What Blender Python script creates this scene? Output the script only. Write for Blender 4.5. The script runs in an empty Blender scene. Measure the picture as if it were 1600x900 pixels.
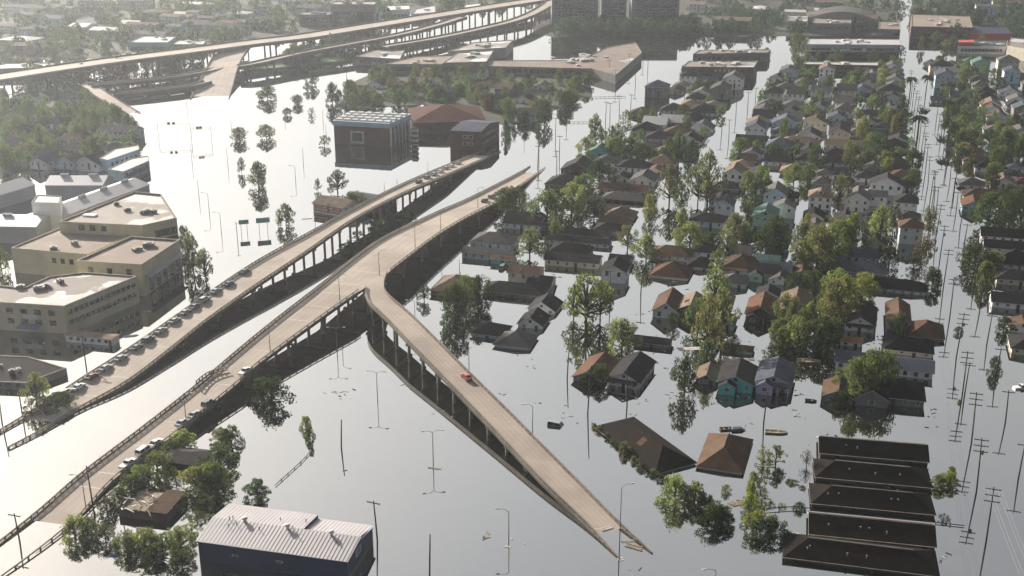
import bpy, math, random
import numpy as np
from mathutils import Vector, Matrix
R = math.radians
rnd = random.Random(7)
scene = bpy.context.scene
COL = scene.collection

# ------------------------------------------------------------------ camera, sky, sun, exposure
FPX, PITCH, CAMH = 1830.0, R(20.0), 140.0
cam_d = bpy.data.cameras.new("camera")
cam_d.sensor_width = 36.0
cam_d.lens = 36.0 * FPX / 1600.0
cam_d.clip_start = 1.0
cam_d.clip_end = 20000.0
cam = bpy.data.objects.new("camera", cam_d)
cam.location = (0, 0, CAMH)
cam.rotation_euler = (math.pi / 2 - PITCH, 0, 0)
COL.objects.link(cam)
scene.camera = cam

SUN_EL, SUN_AZ = R(21.5), R(-37.0)          # azimuth measured from the view direction (+Y), clockwise
world = bpy.data.worlds.new("World")
scene.world = world
world.use_nodes = True
wn = world.node_tree
bg = wn.nodes["Background"]
sky = wn.nodes.new("ShaderNodeTexSky")
sky.sky_type = 'NISHITA'
sky.sun_disc = False
sky.sun_elevation = SUN_EL
sky.sun_rotation = SUN_AZ
sky.air_density = 1.0
sky.dust_density = 3.5
sky.ozone_density = 1.0
bg.inputs["Strength"].default_value = 0.078
# a thin bright veil of high cloud over the whole sky
wtc = wn.nodes.new("ShaderNodeTexCoord")
wmp = wn.nodes.new("ShaderNodeMapping")
wmp.inputs["Scale"].default_value = (1.0, 1.0, 2.6)
wnz = wn.nodes.new("ShaderNodeTexNoise")
wnz.inputs["Scale"].default_value = 2.6
wnz.inputs["Detail"].default_value = 7
wnz.inputs["Roughness"].default_value = 0.55
wrg = wn.nodes.new("ShaderNodeMapRange")
wrg.inputs["From Min"].default_value = 0.3
wrg.inputs["From Max"].default_value = 0.7
wrg.inputs["To Min"].default_value = 0.58
wrg.inputs["To Max"].default_value = 0.86
wmx = wn.nodes.new("ShaderNodeMix")
wmx.data_type = 'RGBA'
# the veil shines brightest around the sun, as thin cloud does
wdt = wn.nodes.new("ShaderNodeVectorMath")
wdt.operation = 'DOT_PRODUCT'
wdt.inputs[1].default_value = (math.sin(SUN_AZ) * math.cos(SUN_EL), math.cos(SUN_AZ) * math.cos(SUN_EL), math.sin(SUN_EL))
wn.links.new(wtc.outputs["Generated"], wdt.inputs[0])
wm1 = wn.nodes.new("ShaderNodeMapRange")
wm1.inputs["From Min"].default_value = -1.0
wm1.inputs["From Max"].default_value = 1.0
wn.links.new(wdt.outputs["Value"], wm1.inputs["Value"])
wm2 = wn.nodes.new("ShaderNodeMath")
wm2.operation = 'POWER'
wm2.inputs[1].default_value = 2.2
wn.links.new(wm1.outputs["Result"], wm2.inputs[0])
wm3 = wn.nodes.new("ShaderNodeMath")
wm3.operation = 'MULTIPLY_ADD'
wm3.inputs[1].default_value = 10.5
wm3.inputs[2].default_value = 0.35
wn.links.new(wm2.outputs["Value"], wm3.inputs[0])
wcl = wn.nodes.new("ShaderNodeVectorMath")
wcl.operation = 'SCALE'
wcl.inputs[0].default_value = (0.98, 0.985, 0.965)
# and is thicker, so paler, towards the horizon
wsp = wn.nodes.new("ShaderNodeSeparateXYZ")
wn.links.new(wtc.outputs["Generated"], wsp.inputs[0])
wh1 = wn.nodes.new("ShaderNodeMapRange")
wh1.inputs["From Min"].default_value = 0.0
wh1.inputs["From Max"].default_value = 0.75
wh1.inputs["To Min"].default_value = 1.0
wh1.inputs["To Max"].default_value = 0.0
wn.links.new(wsp.outputs["Z"], wh1.inputs["Value"])
wh2 = wn.nodes.new("ShaderNodeMath")
wh2.operation = 'MULTIPLY_ADD'
wh2.inputs[1].default_value = 1.35
wh2.inputs[2].default_value = 0.34
wn.links.new(wh1.outputs["Result"], wh2.inputs[0])
wh3 = wn.nodes.new("ShaderNodeMath")
wh3.operation = 'MULTIPLY'
wn.links.new(wh2.outputs["Value"], wh3.inputs[0])
wn.links.new(wm3.outputs["Value"], wh3.inputs[1])
wn.links.new(wh3.outputs["Value"], wcl.inputs["Scale"])
wn.links.new(wcl.outputs["Vector"], wmx.inputs[7])
wn.links.new(wtc.outputs["Generated"], wmp.inputs["Vector"])
wn.links.new(wmp.outputs["Vector"], wnz.inputs["Vector"])
wn.links.new(wnz.outputs["Fac"], wrg.inputs["Value"])
wn.links.new(wrg.outputs["Result"], wmx.inputs[0])
wn.links.new(sky.outputs[0], wmx.inputs[6])
wn.links.new(wmx.outputs[2], bg.inputs["Color"])

sun_d = bpy.data.lights.new("sun", 'SUN')
sun_d.energy = 5.0
sun_d.angle = R(0.6)
sun_d.color = (1.0, 0.91, 0.81)
sun = bpy.data.objects.new("sun", sun_d)
sdir = Vector((math.sin(SUN_AZ) * math.cos(SUN_EL), math.cos(SUN_AZ) * math.cos(SUN_EL), math.sin(SUN_EL)))
sun.rotation_euler = sdir.to_track_quat('Z', 'Y').to_euler()
sun.location = (-100, 100, 300)
COL.objects.link(sun)

vs = scene.view_settings
vs.view_transform = 'Standard'
vs.look = 'None'
vs.exposure = 1.0
vs.gamma = 1.0
vs.use_curve_mapping = False
scene.render.engine = 'CYCLES'
cy = scene.cycles
cy.use_denoising = True
cy.max_bounces = 6
cy.diffuse_bounces = 2
cy.glossy_bounces = 3
cy.transmission_bounces = 2
cy.volume_bounces = 1
cy.caustics_reflective = False
cy.caustics_refractive = False
cy.sample_clamp_indirect = 8.0

# ------------------------------------------------------------------ geometry helpers
SP, CP = math.sin(PITCH), math.cos(PITCH)


def P(px, py, z=0.0):
    """where the sight line through a point of the photograph meets the level z"""
    a, b = (px - 800.0) / FPX, (450.0 - py) / FPX
    dx, dy, dz = a, CP + b * SP, -SP + b * CP
    t = (z - CAMH) / dz
    return Vector((dx * t, dy * t, z))


def pix(p):
    """photograph point of a place"""
    x, y, z = p[0], p[1], p[2] - CAMH
    w = y * CP - z * SP
    return 800 + FPX * x / w, 450 - FPX * (y * SP + z * CP) / w


GRID = -R(16.5)                                # the street grid's turn
GU = Vector((math.sin(-GRID), math.cos(GRID), 0))   # along the streets, away
GV = Vector((math.cos(GRID), math.sin(GRID), 0))    # across the streets


class MB:
    def __init__(s):
        s.v, s.f, s.m = [], [], []

    def add(s, vs_, fs, mi=0):
        o = len(s.v)
        s.v += [tuple(p) for p in vs_]
        for f in fs:
            s.f.append(tuple(i + o for i in f))
            s.m.append(mi)
        return s

    def box(s, x0, x1, y0, y1, z0, z1, mi=0):
        return s.add([(x0, y0, z0), (x1, y0, z0), (x1, y1, z0), (x0, y1, z0), (x0, y0, z1), (x1, y0, z1), (x1, y1, z1), (x0, y1, z1)],
                     [(0, 3, 2, 1), (4, 5, 6, 7), (0, 1, 5, 4), (1, 2, 6, 5), (2, 3, 7, 6), (3, 0, 4, 7)], mi)

    def hexa(s, b, t, mi=0):
        """eight corners: four below, four above, both counter-clockwise"""
        return s.add(list(b) + list(t), [(0, 3, 2, 1), (4, 5, 6, 7), (0, 1, 5, 4), (1, 2, 6, 5), (2, 3, 7, 6), (3, 0, 4, 7)], mi)

    def prism(s, poly, z0, z1, mi=0, top=True, mt=None):
        n = len(poly)
        s.add([(p[0], p[1], z0) for p in poly] + [(p[0], p[1], z1) for p in poly],
              [(i, (i + 1) % n, n + (i + 1) % n, n + i) for i in range(n)], mi)
        if top:
            s.add([(p[0], p[1], z1) for p in poly], [tuple(range(n))], mi if mt is None else mt)
        return s

    def bar(s, a, b, w, h=None, mi=0, up=(0, 0, 1)):
        """a square bar from a to b"""
        a, b = Vector(a), Vector(b)
        h = w if h is None else h
        d = (b - a)
        if d.length < 1e-6:
            return s
        d.normalize()
        u = Vector(up)
        if abs(d.dot(u)) > 0.95:
            u = Vector((1, 0, 0))
        x = d.cross(u).normalized() * (w / 2)
        y = x.cross(d).normalized() * (h / 2)
        q = [(-1, -1), (1, -1), (1, 1), (-1, 1)]
        return s.hexa([a + x * i + y * j for i, j in q], [b + x * i + y * j for i, j in q], mi)

    def tube(s, pts, rad, n=6, mi=0):
        o = len(s.v)
        k = len(pts)
        pts = [Vector(p) for p in pts]
        for i, p in enumerate(pts):
            d = (pts[min(i + 1, k - 1)] - pts[max(i - 1, 0)]).normalized()
            u = Vector((0, 0, 1)) if abs(d.z) < 0.9 else Vector((1, 0, 0))
            x = d.cross(u).normalized()
            y = x.cross(d)
            r = rad[i] if isinstance(rad, (list, tuple)) else rad
            for j in range(n):
                a = 2 * math.pi * j / n
                s.v.append(tuple(p + x * (r * math.cos(a)) + y * (r * math.sin(a))))
        for i in range(k - 1):
            for j in range(n):
                s.f.append((o + i * n + j, o + i * n + (j + 1) % n, o + (i + 1) * n + (j + 1) % n, o + (i + 1) * n + j))
                s.m.append(mi)
        s.f.append(tuple(o + (k - 1) * n + j for j in range(n)))
        s.m.append(mi)
        s.f.append(tuple(o + j for j in reversed(range(n))))
        s.m.append(mi)
        return s

    def mesh(s, name, mats, smooth=False):
        me = bpy.data.meshes.new(name)
        me.from_pydata(s.v, [], s.f)
        mats = mats if isinstance(mats, (list, tuple)) else [mats]
        for m in mats:
            me.materials.append(M[m] if isinstance(m, str) else m)
        if len(mats) > 1:
            me.polygons.foreach_set("material_index", s.m)
        if smooth:
            me.polygons.foreach_set("use_smooth", [True] * len(s.f))
        me.update()
        return me

    def build(s, name, mats, parent=None, smooth=False):
        return link(name, s.mesh(name, mats, smooth), parent)


def link(name, me, parent=None, loc=None, rz=0.0, scale=None):
    o = bpy.data.objects.new(name, me)
    COL.objects.link(o)
    if parent is not None:
        o.parent = parent
    if loc is not None:
        o.location = loc
    if rz:
        o.rotation_euler = (0, 0, rz)
    if scale is not None:
        o.scale = scale
    return o


THINGS = []     # (object, description, category, group, where)


def thing(name, desc, cat, loc=(0, 0, 0), rz=0.0, group=None, scale=None, own=False, at=None):
    o = link(name, None, None, loc, rz, scale)
    return tag(o, desc, cat, group, own, at if at is not None else loc)


def tag(o, desc, cat, group=None, own=False, at=None):
    o["category"] = cat
    if group:
        o["group"] = group
    THINGS.append((o, desc, cat, own, Vector(at if at is not None else o.location)))
    return o


def kind(o, k):
    o["kind"] = k
    return o


def children_of(o):
    return KIDS.get(o.name, [])


# ------------------------------------------------------------------ materials
M = {}


def mat(name, col, rough=0.8, var=0.12, scale=0.35, obj=0.12, bump=0.0, bscale=6.0, spec=0.3, metal=0.0, col2=None, detail=5.0, stain=0.0, sscale=0.05):
    m = bpy.data.materials.new(name)
    m.use_nodes = True
    nt = m.node_tree
    N, L = nt.nodes, nt.links
    b = N["Principled BSDF"]
    b.inputs["Roughness"].default_value = rough
    b.inputs["Specular IOR Level"].default_value = spec
    b.inputs["Metallic"].default_value = metal
    tc = N.new("ShaderNodeTexCoord")
    nz = N.new("ShaderNodeTexNoise")
    nz.inputs["Scale"].default_value = scale
    nz.inputs["Detail"].default_value = detail
    nz.inputs["Roughness"].default_value = 0.65
    L.new(tc.outputs["Object"], nz.inputs["Vector"])
    oi = N.new("ShaderNodeObjectInfo")
    c2 = col2 if col2 is not None else tuple(c * (1 - 2.2 * var) for c in col)
    mx = N.new("ShaderNodeMix")
    mx.data_type = 'RGBA'
    rp = N.new("ShaderNodeMapRange")
    rp.inputs["From Min"].default_value = 0.32
    rp.inputs["From Max"].default_value = 0.68
    L.new(nz.outputs["Fac"], rp.inputs["Value"])
    L.new(rp.outputs["Result"], mx.inputs[0])
    mx.inputs[6].default_value = (*c2, 1)
    mx.inputs[7].default_value = (*col, 1)
    out = mx.outputs[2]
    if stain > 0:
        n2 = N.new("ShaderNodeTexNoise")
        n2.inputs["Scale"].default_value = sscale
        n2.inputs["Detail"].default_value = 6
        L.new(tc.outputs["Object"], n2.inputs["Vector"])
        r2 = N.new("ShaderNodeMapRange")
        r2.inputs["From Min"].default_value = 0.45
        r2.inputs["From Max"].default_value = 0.62
        r2.inputs["To Max"].default_value = stain
        L.new(n2.outputs["Fac"], r2.inputs["Value"])
        m2 = N.new("ShaderNodeMix")
        m2.data_type = 'RGBA'
        L.new(r2.outputs["Result"], m2.inputs[0])
        L.new(out, m2.inputs[6])
        m2.inputs[7].default_value = (*[c * 0.35 for c in col], 1)
        out = m2.outputs[2]
    if obj > 0:
        hs = N.new("ShaderNodeHueSaturation")
        mr = N.new("ShaderNodeMapRange")
        mr.inputs["To Min"].default_value = 1 - obj * 2
        mr.inputs["To Max"].default_value = 1 + obj * 2
        L.new(oi.outputs["Random"], mr.inputs["Value"])
        L.new(mr.outputs["Result"], hs.inputs["Value"])
        L.new(out, hs.inputs["Color"])
        out = hs.outputs["Color"]
    L.new(out, b.inputs["Base Color"])
    if bump > 0:
        n3 = N.new("ShaderNodeTexNoise")
        n3.inputs["Scale"].default_value = bscale
        n3.inputs["Detail"].default_value = 4
        L.new(tc.outputs["Object"], n3.inputs["Vector"])
        bp = N.new("ShaderNodeBump")
        bp.inputs["Strength"].default_value = bump
        bp.inputs["Distance"].default_value = 0.1
        L.new(n3.outputs["Fac"], bp.inputs["Height"])
        L.new(bp.outputs["Normal"], b.inputs["Normal"])
    M[name] = m
    return m


# roofs
mat("roof_black", (0.013, 0.012, 0.013), 0.9, 0.18, 0.5, 0.15, 0.5, 5, stain=0.4, sscale=0.2, spec=0.06)
mat("roof_umber", (0.019, 0.0145, 0.0115), 0.9, 0.2, 0.5, 0.1, 0.5, 5, stain=0.4, sscale=0.2, spec=0.06)
mat("roof_charcoal", (0.034, 0.032, 0.033), 0.9, 0.18, 0.5, 0.15, 0.5, 5, stain=0.4, sscale=0.2, spec=0.06)
mat("roof_grey", (0.12, 0.112, 0.105), 0.9, 0.15, 0.5, 0.15, 0.5, 5, stain=0.4, sscale=0.2, spec=0.06)
mat("roof_brown", (0.11, 0.07, 0.048), 0.9, 0.18, 0.5, 0.18, 0.5, 5, stain=0.4, sscale=0.2, spec=0.06)
mat("roof_tan", (0.21, 0.155, 0.115), 0.9, 0.15, 0.5, 0.12, 0.5, 5, stain=0.35, sscale=0.2, spec=0.06)
mat("roof_rust", (0.125, 0.068, 0.044), 0.9, 0.18, 0.5, 0.12, 0.5, 5, stain=0.4, sscale=0.2, spec=0.06)
mat("roof_slate", (0.085, 0.095, 0.125), 0.85, 0.15, 0.5, 0.12, 0.4, 5, stain=0.3, sscale=0.2, spec=0.06)
mat("roof_green", (0.10, 0.17, 0.15), 0.85, 0.15, 0.5, 0.12, 0.4, 5, stain=0.3, sscale=0.2, spec=0.06)
mat("roof_red", (0.085, 0.03, 0.021), 0.85, 0.15, 0.3, 0.1, 0.4, 5, stain=0.3, sscale=0.1, spec=0.06)
mat("roof_white", (0.6, 0.59, 0.57), 0.6, 0.1, 0.3, 0.08, stain=0.25, sscale=0.15, spec=0.06)
# walls
mat("wall_white", (0.78, 0.79, 0.80), 0.75, 0.06, 0.8, 0.06, stain=0.15, sscale=0.3)
mat("wall_cream", (0.66, 0.6, 0.47), 0.8, 0.06, 0.8, 0.06, stain=0.2, sscale=0.3)
mat("wall_blue", (0.42, 0.55, 0.66), 0.75, 0.06, 0.8, 0.06, stain=0.15, sscale=0.3)
mat("wall_teal", (0.14, 0.56, 0.55), 0.75, 0.06, 0.8, 0.04, stain=0.12, sscale=0.3)
mat("wall_lavender", (0.52, 0.42, 0.66), 0.75, 0.06, 0.8, 0.05, stain=0.15, sscale=0.3)
mat("wall_grey", (0.2, 0.195, 0.185), 0.8, 0.08, 0.8, 0.12, stain=0.2, sscale=0.3)
mat("wall_yellow", (0.55, 0.47, 0.25), 0.8, 0.06, 0.8, 0.06, stain=0.15, sscale=0.3)
mat("wall_dark", (0.07, 0.06, 0.05), 0.85, 0.1, 0.8, 0.12, stain=0.2, sscale=0.3)
mat("wall_mint", (0.35, 0.55, 0.45), 0.75, 0.06, 0.8, 0.06, stain=0.12, sscale=0.3)
mat("wall_brick", (0.15, 0.07, 0.048), 0.85, 0.14, 1.2, 0.08, stain=0.25, sscale=0.15)
mat("wall_tan", (0.62, 0.56, 0.39), 0.85, 0.08, 0.25, 0.04, stain=0.3, sscale=0.08)
mat("wall_navy", (0.022, 0.045, 0.11), 0.55, 0.1, 0.3, 0.0, stain=0.15, sscale=0.2)
mat("wall_metal", (0.34, 0.36, 0.38), 0.6, 0.08, 0.3, 0.06, stain=0.2, sscale=0.15)
mat("trim", (0.6, 0.6, 0.58), 0.7, 0.06, 1.0, 0.05)
mat("trim_dark", (0.05, 0.045, 0.04), 0.8, 0.1, 1.0, 0.1)
mat("brickred_paint", (0.5, 0.05, 0.035), 0.6, 0.1, 0.5, 0.0)
mat("awning", (0.16, 0.18, 0.24), 0.6, 0.1, 1.0, 0.0)
mat("orange_paint", (0.62, 0.25, 0.08), 0.6, 0.1, 0.8, 0.0)
mat("tarp_blue", (0.05, 0.2, 0.5), 0.5, 0.1, 0.5, 0.0)
# flat roofs and metal roofs
mat("flat_gravel", (0.25, 0.2, 0.16), 0.9, 0.12, 0.12, 0.05, 0.2, 3, col2=(0.2, 0.15, 0.12), stain=0.3, sscale=0.04)
mat("flat_pale", (0.27, 0.24, 0.21), 0.7, 0.1, 0.1, 0.1, stain=0.4, sscale=0.05)
mat("metal_roof", (0.40, 0.39, 0.42), 0.55, 0.07, 0.15, 0.06, stain=0.2, sscale=0.08, spec=0.5)
mat("metal_roof_pale", (0.47, 0.445, 0.45), 0.5, 0.07, 0.15, 0.0, stain=0.15, sscale=0.1, spec=0.5)
# roads and concrete
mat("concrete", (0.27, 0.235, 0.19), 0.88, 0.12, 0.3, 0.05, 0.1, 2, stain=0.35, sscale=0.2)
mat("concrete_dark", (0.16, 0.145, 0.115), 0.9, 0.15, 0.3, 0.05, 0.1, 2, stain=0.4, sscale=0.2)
mat("dull_white", (0.5, 0.47, 0.43), 0.7, 0.1, 1.0, 0.0)
mat("seal_dark", (0.06, 0.055, 0.05), 0.9, 0.1, 1.0, 0.0)
mat("wood_pole", (0.06, 0.048, 0.038), 0.9, 0.2, 1.5, 0.15)
mat("lamp_metal", (0.16, 0.16, 0.15), 0.6, 0.1, 1.0, 0.1)
mat("wire", (0.06, 0.06, 0.06), 0.6, 0.05, 1.0, 0.0, spec=0.3)
mat("wire_glint", (0.22, 0.21, 0.2), 0.5, 0.05, 1.0, 0.0)  # glint on the last span's wires, put into a paler colour
mat("sign_green", (0.01, 0.6, 0.45), 0.5, 0.04, 1.0, 0.0)
mat("debris_wood", (0.34, 0.27, 0.19), 0.9, 0.25, 1.2, 0.2)
mat("debris_pale", (0.55, 0.5, 0.45), 0.8, 0.2, 1.2, 0.2)
mat("bark", (0.075, 0.058, 0.042), 0.95, 0.25, 2.0, 0.12, 0.4, 6)
mat("soil", (0.04, 0.045, 0.022), 0.95, 0.25, 0.03, 0.0, 0.3, 0.5, col2=(0.022, 0.022, 0.015))
mat("grass_bank", (0.10, 0.15, 0.035), 0.95, 0.25, 0.05, 0.0, 0.4, 1.0, col2=(0.05, 0.075, 0.025))
mat("tyre", (0.02, 0.02, 0.02), 0.9, 0.1, 2, 0.0)
mat("rim", (0.4, 0.4, 0.42), 0.35, 0.05, 2, 0.0, metal=0.8)
mat("lamp_glass", (0.7, 0.7, 0.68), 0.2, 0.02, 2, 0.0, spec=0.6)
mat("tail_red", (0.4, 0.02, 0.02), 0.3, 0.05, 2, 0.0, spec=0.6)
for n_, c_ in dict(white=(0.72, 0.72, 0.71), silver=(0.38, 0.40, 0.42), grey=(0.15, 0.16, 0.17), black=(0.02, 0.02, 0.022), maroon=(0.13, 0.03, 0.03),
                   blue=(0.06, 0.1, 0.2), red=(0.42, 0.09, 0.05), teal=(0.10, 0.26, 0.27), beige=(0.42, 0.36, 0.27)).items():
    mat("car_" + n_, c_, 0.28, 0.03, 0.5, 0.0, spec=0.6)


def glass(name, col, rough=0.12):
    m = bpy.data.materials.new(name)
    m.use_nodes = True
    b = m.node_tree.nodes["Principled BSDF"]
    b.inputs["Base Color"].default_value = (*col, 1)
    b.inputs["Roughness"].default_value = rough
    b.inputs["Specular IOR Level"].default_value = 0.6
    M[name] = m


glass("pane_dark", (0.012, 0.014, 0.017))
glass("pane_blue", (0.03, 0.05, 0.07))


def leafmat(name, col, dark, trans=0.55):
    m = bpy.data.materials.new(name)
    m.use_nodes = True
    nt = m.node_tree
    N, L = nt.nodes, nt.links
    N.remove(N["Principled BSDF"])
    out = N["Material Output"]
    tc = N.new("ShaderNodeTexCoord")
    nz = N.new("ShaderNodeTexNoise")
    nz.inputs["Scale"].default_value = 2.2
    nz.inputs["Detail"].default_value = 3
    L.new(tc.outputs["Object"], nz.inputs["Vector"])
    mx = N.new("ShaderNodeMix")
    mx.data_type = 'RGBA'
    rp = N.new("ShaderNodeMapRange")
    rp.inputs["From Min"].default_value = 0.35
    rp.inputs["From Max"].default_value = 0.65
    L.new(nz.outputs["Fac"], rp.inputs["Value"])
    L.new(rp.outputs["Result"], mx.inputs[0])
    mx.inputs[6].default_value = (*dark, 1)
    mx.inputs[7].default_value = (*col, 1)
    oi = N.new("ShaderNodeObjectInfo")
    hs = N.new("ShaderNodeHueSaturation")
    a = N.new("ShaderNodeMapRange")
    a.inputs["To Min"].default_value = 0.47
    a.inputs["To Max"].default_value = 0.525
    L.new(oi.outputs["Random"], a.inputs["Value"])
    L.new(a.outputs["Result"], hs.inputs["Hue"])
    w = N.new("ShaderNodeTexWhiteNoise")
    w.noise_dimensions = '1D'
    L.new(oi.outputs["Random"], w.inputs["W"])
    v = N.new("ShaderNodeMapRange")
    v.inputs["To Min"].default_value = 0.72
    v.inputs["To Max"].default_value = 1.3
    L.new(w.outputs["Value"], v.inputs["Value"])
    L.new(v.outputs["Result"], hs.inputs["Value"])
    L.new(mx.outputs[2], hs.inputs["Color"])
    d = N.new("ShaderNodeBsdfDiffuse")
    t = N.new("ShaderNodeBsdfTranslucent")
    g = N.new("ShaderNodeMixShader")
    g.inputs[0].default_value = trans
    L.new(hs.outputs["Color"], d.inputs["Color"])
    L.new(hs.outputs["Color"], t.inputs["Color"])
    L.new(d.outputs[0], g.inputs[1])
    L.new(t.outputs[0], g.inputs[2])
    L.new(g.outputs[0], out.inputs["Surface"])
    M[name] = m


leafmat("leaf_green", (0.155, 0.195, 0.055), (0.065, 0.092, 0.028))
leafmat("leaf_bright", (0.25, 0.295, 0.075), (0.115, 0.145, 0.04))
leafmat("leaf_dark", (0.085, 0.12, 0.036), (0.034, 0.052, 0.02), 0.5)
leafmat("leaf_olive", (0.18, 0.195, 0.065), (0.08, 0.095, 0.034))
leafmat("leaf_dry", (0.19, 0.14, 0.065), (0.1, 0.08, 0.045))
leafmat("leaf_far", (0.10, 0.14, 0.05), (0.05, 0.07, 0.032))


def water_material():
    m = bpy.data.materials.new("flood_water")
    m.use_nodes = True
    nt = m.node_tree
    N, L = nt.nodes, nt.links
    b = N["Principled BSDF"]
    b.inputs["Roughness"].default_value = 0.03
    b.inputs["IOR"].default_value = 4.8
    b.inputs["Specular IOR Level"].default_value = 0.5
    tc = N.new("ShaderNodeTexCoord")
    n1 = N.new("ShaderNodeTexNoise")
    n1.inputs["Scale"].default_value = 0.012
    n1.inputs["Detail"].default_value = 4
    L.new(tc.outputs["Object"], n1.inputs["Vector"])
    mx = N.new("ShaderNodeMix")
    mx.data_type = 'RGBA'
    L.new(n1.outputs["Fac"], mx.inputs[0])
    mx.inputs[6].default_value = (0.006, 0.0065, 0.005, 1)
    mx.inputs[7].default_value = (0.014, 0.014, 0.010, 1)
    L.new(mx.outputs[2], b.inputs["Base Color"])
    n4 = N.new("ShaderNodeTexNoise")
    n4.inputs["Scale"].default_value = 0.02
    n4.inputs["Detail"].default_value = 8
    mp4 = N.new("ShaderNodeMapping")
    mp4.inputs["Rotation"].default_value = (0, 0, 0.5)
    mp4.inputs["Scale"].default_value = (1.0, 3.0, 1.0)
    L.new(tc.outputs["Object"], mp4.inputs["Vector"])
    L.new(mp4.outputs["Vector"], n4.inputs["Vector"])
    r4 = N.new("ShaderNodeMapRange")
    r4.inputs["From Min"].default_value = 0.42
    r4.inputs["From Max"].default_value = 0.66
    r4.inputs["To Min"].default_value = 0.015
    r4.inputs["To Max"].default_value = 0.05
    L.new(n4.outputs["Fac"], r4.inputs["Value"])
    L.new(r4.outputs["Result"], b.inputs["Roughness"])
    n2 = N.new("ShaderNodeTexNoise")
    n2.inputs["Scale"].default_value = 0.22
    n2.inputs["Detail"].default_value = 3
    mp = N.new("ShaderNodeMapping")
    mp.inputs["Scale"].default_value = (1.0, 2.2, 1.0)
    L.new(tc.outputs["Object"], mp.inputs["Vector"])
    L.new(mp.outputs["Vector"], n2.inputs["Vector"])
    bp = N.new("ShaderNodeBump")
    bp.inputs["Strength"].default_value = 0.25
    bp.inputs["Distance"].default_value = 0.012
    L.new(n2.outputs["Fac"], bp.inputs["Height"])
    L.new(bp.outputs["Normal"], b.inputs["Normal"])
    M["water"] = m


water_material()

def deck_material():
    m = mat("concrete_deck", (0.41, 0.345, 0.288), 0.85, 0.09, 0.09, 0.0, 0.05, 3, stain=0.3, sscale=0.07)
    nt = m.node_tree
    N, L = nt.nodes, nt.links
    b = N["Principled BSDF"]
    src = b.inputs["Base Color"].links[0].from_socket
    uv = N.new("ShaderNodeUVMap")
    sp = N.new("ShaderNodeSeparateXYZ")
    L.new(uv.outputs["UV"], sp.inputs[0])
    # tyre tracks: two dark strips in each of three lanes
    w1 = N.new("ShaderNodeMath")
    w1.operation = 'MULTIPLY'
    w1.inputs[1].default_value = 6.0 * 2 * math.pi
    L.new(sp.outputs["X"], w1.inputs[0])
    w2 = N.new("ShaderNodeMath")
    w2.operation = 'COSINE'
    L.new(w1.outputs[0], w2.inputs[0])
    nz = N.new("ShaderNodeTexNoise")
    nz.inputs["Scale"].default_value = 1.0
    nz.inputs["Detail"].default_value = 5
    mp = N.new("ShaderNodeMapping")
    mp.inputs["Scale"].default_value = (7.0, 0.035, 1.0)
    L.new(uv.outputs["UV"], mp.inputs["Vector"])
    L.new(mp.outputs["Vector"], nz.inputs["Vector"])
    r1 = N.new("ShaderNodeMapRange")
    r1.inputs["From Min"].default_value = -1.0
    r1.inputs["From Max"].default_value = 1.0
    r1.inputs["To Min"].default_value = 0.05
    r1.inputs["To Max"].default_value = 0.27
    L.new(w2.outputs[0], r1.inputs["Value"])
    mu = N.new("ShaderNodeMath")
    mu.operation = 'MULTIPLY'
    L.new(r1.outputs["Result"], mu.inputs[0])
    L.new(nz.outputs["Fac"], mu.inputs[1])
    mx = N.new("ShaderNodeMix")
    mx.data_type = 'RGBA'
    L.new(mu.outputs[0], mx.inputs[0])
    L.new(src, mx.inputs[6])
    mx.inputs[7].default_value = (0.10, 0.09, 0.08, 1)
    L.new(mx.outputs[2], b.inputs["Base Color"])


deck_material()

def puddles(name, amount):
    """rain water lying on a flat roof: glossy patches"""
    nt = M[name].node_tree
    N, L = nt.nodes, nt.links
    b = N["Principled BSDF"]
    tc = N.new("ShaderNodeTexCoord")
    nz = N.new("ShaderNodeTexNoise")
    nz.inputs["Scale"].default_value = 0.045
    nz.inputs["Detail"].default_value = 6
    L.new(tc.outputs["Object"], nz.inputs["Vector"])
    r = N.new("ShaderNodeMapRange")
    r.inputs["From Min"].default_value = amount
    r.inputs["From Max"].default_value = amount + 0.06
    L.new(nz.outputs["Fac"], r.inputs["Value"])
    a = N.new("ShaderNodeMapRange")
    a.inputs["To Min"].default_value = 0.85
    a.inputs["To Max"].default_value = 0.04
    L.new(r.outputs["Result"], a.inputs["Value"])
    L.new(a.outputs["Result"], b.inputs["Roughness"])
    c = N.new("ShaderNodeMapRange")
    c.inputs["To Min"].default_value = 1.35
    c.inputs["To Max"].default_value = 2.4
    L.new(r.outputs["Result"], c.inputs["Value"])
    L.new(c.outputs["Result"], b.inputs["IOR"])
    b.inputs["Specular IOR Level"].default_value = 0.5


puddles("flat_pale", 0.52)
puddles("flat_gravel", 0.66)

# ------------------------------------------------------------------ water and land
w = MB()
w.add([(-2600, -900, 0), (2600, -900, 0), (2600, 3600, 0), (-2600, 3600, 0)], [(0, 1, 2, 3)])
kind(w.build("water", "water"), "structure")


def land(name, poly, z=0.35, m="soil"):
    pts = [P(x, y, 0) for x, y in poly]
    c = sum(pts, Vector()) / len(pts)
    b = MB()
    n = len(pts)
    inner = [c + (p - c) * 0.97 for p in pts]
    b.add([(p.x, p.y, -0.3) for p in pts] + [(p.x, p.y, z) for p in inner], [(i, (i + 1) % n, n + (i + 1) % n, n + i) for i in range(n)])
    b.add([(p.x, p.y, z) for p in inner], [tuple(range(n))])
    return kind(b.build(name, m), "structure")
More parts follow.
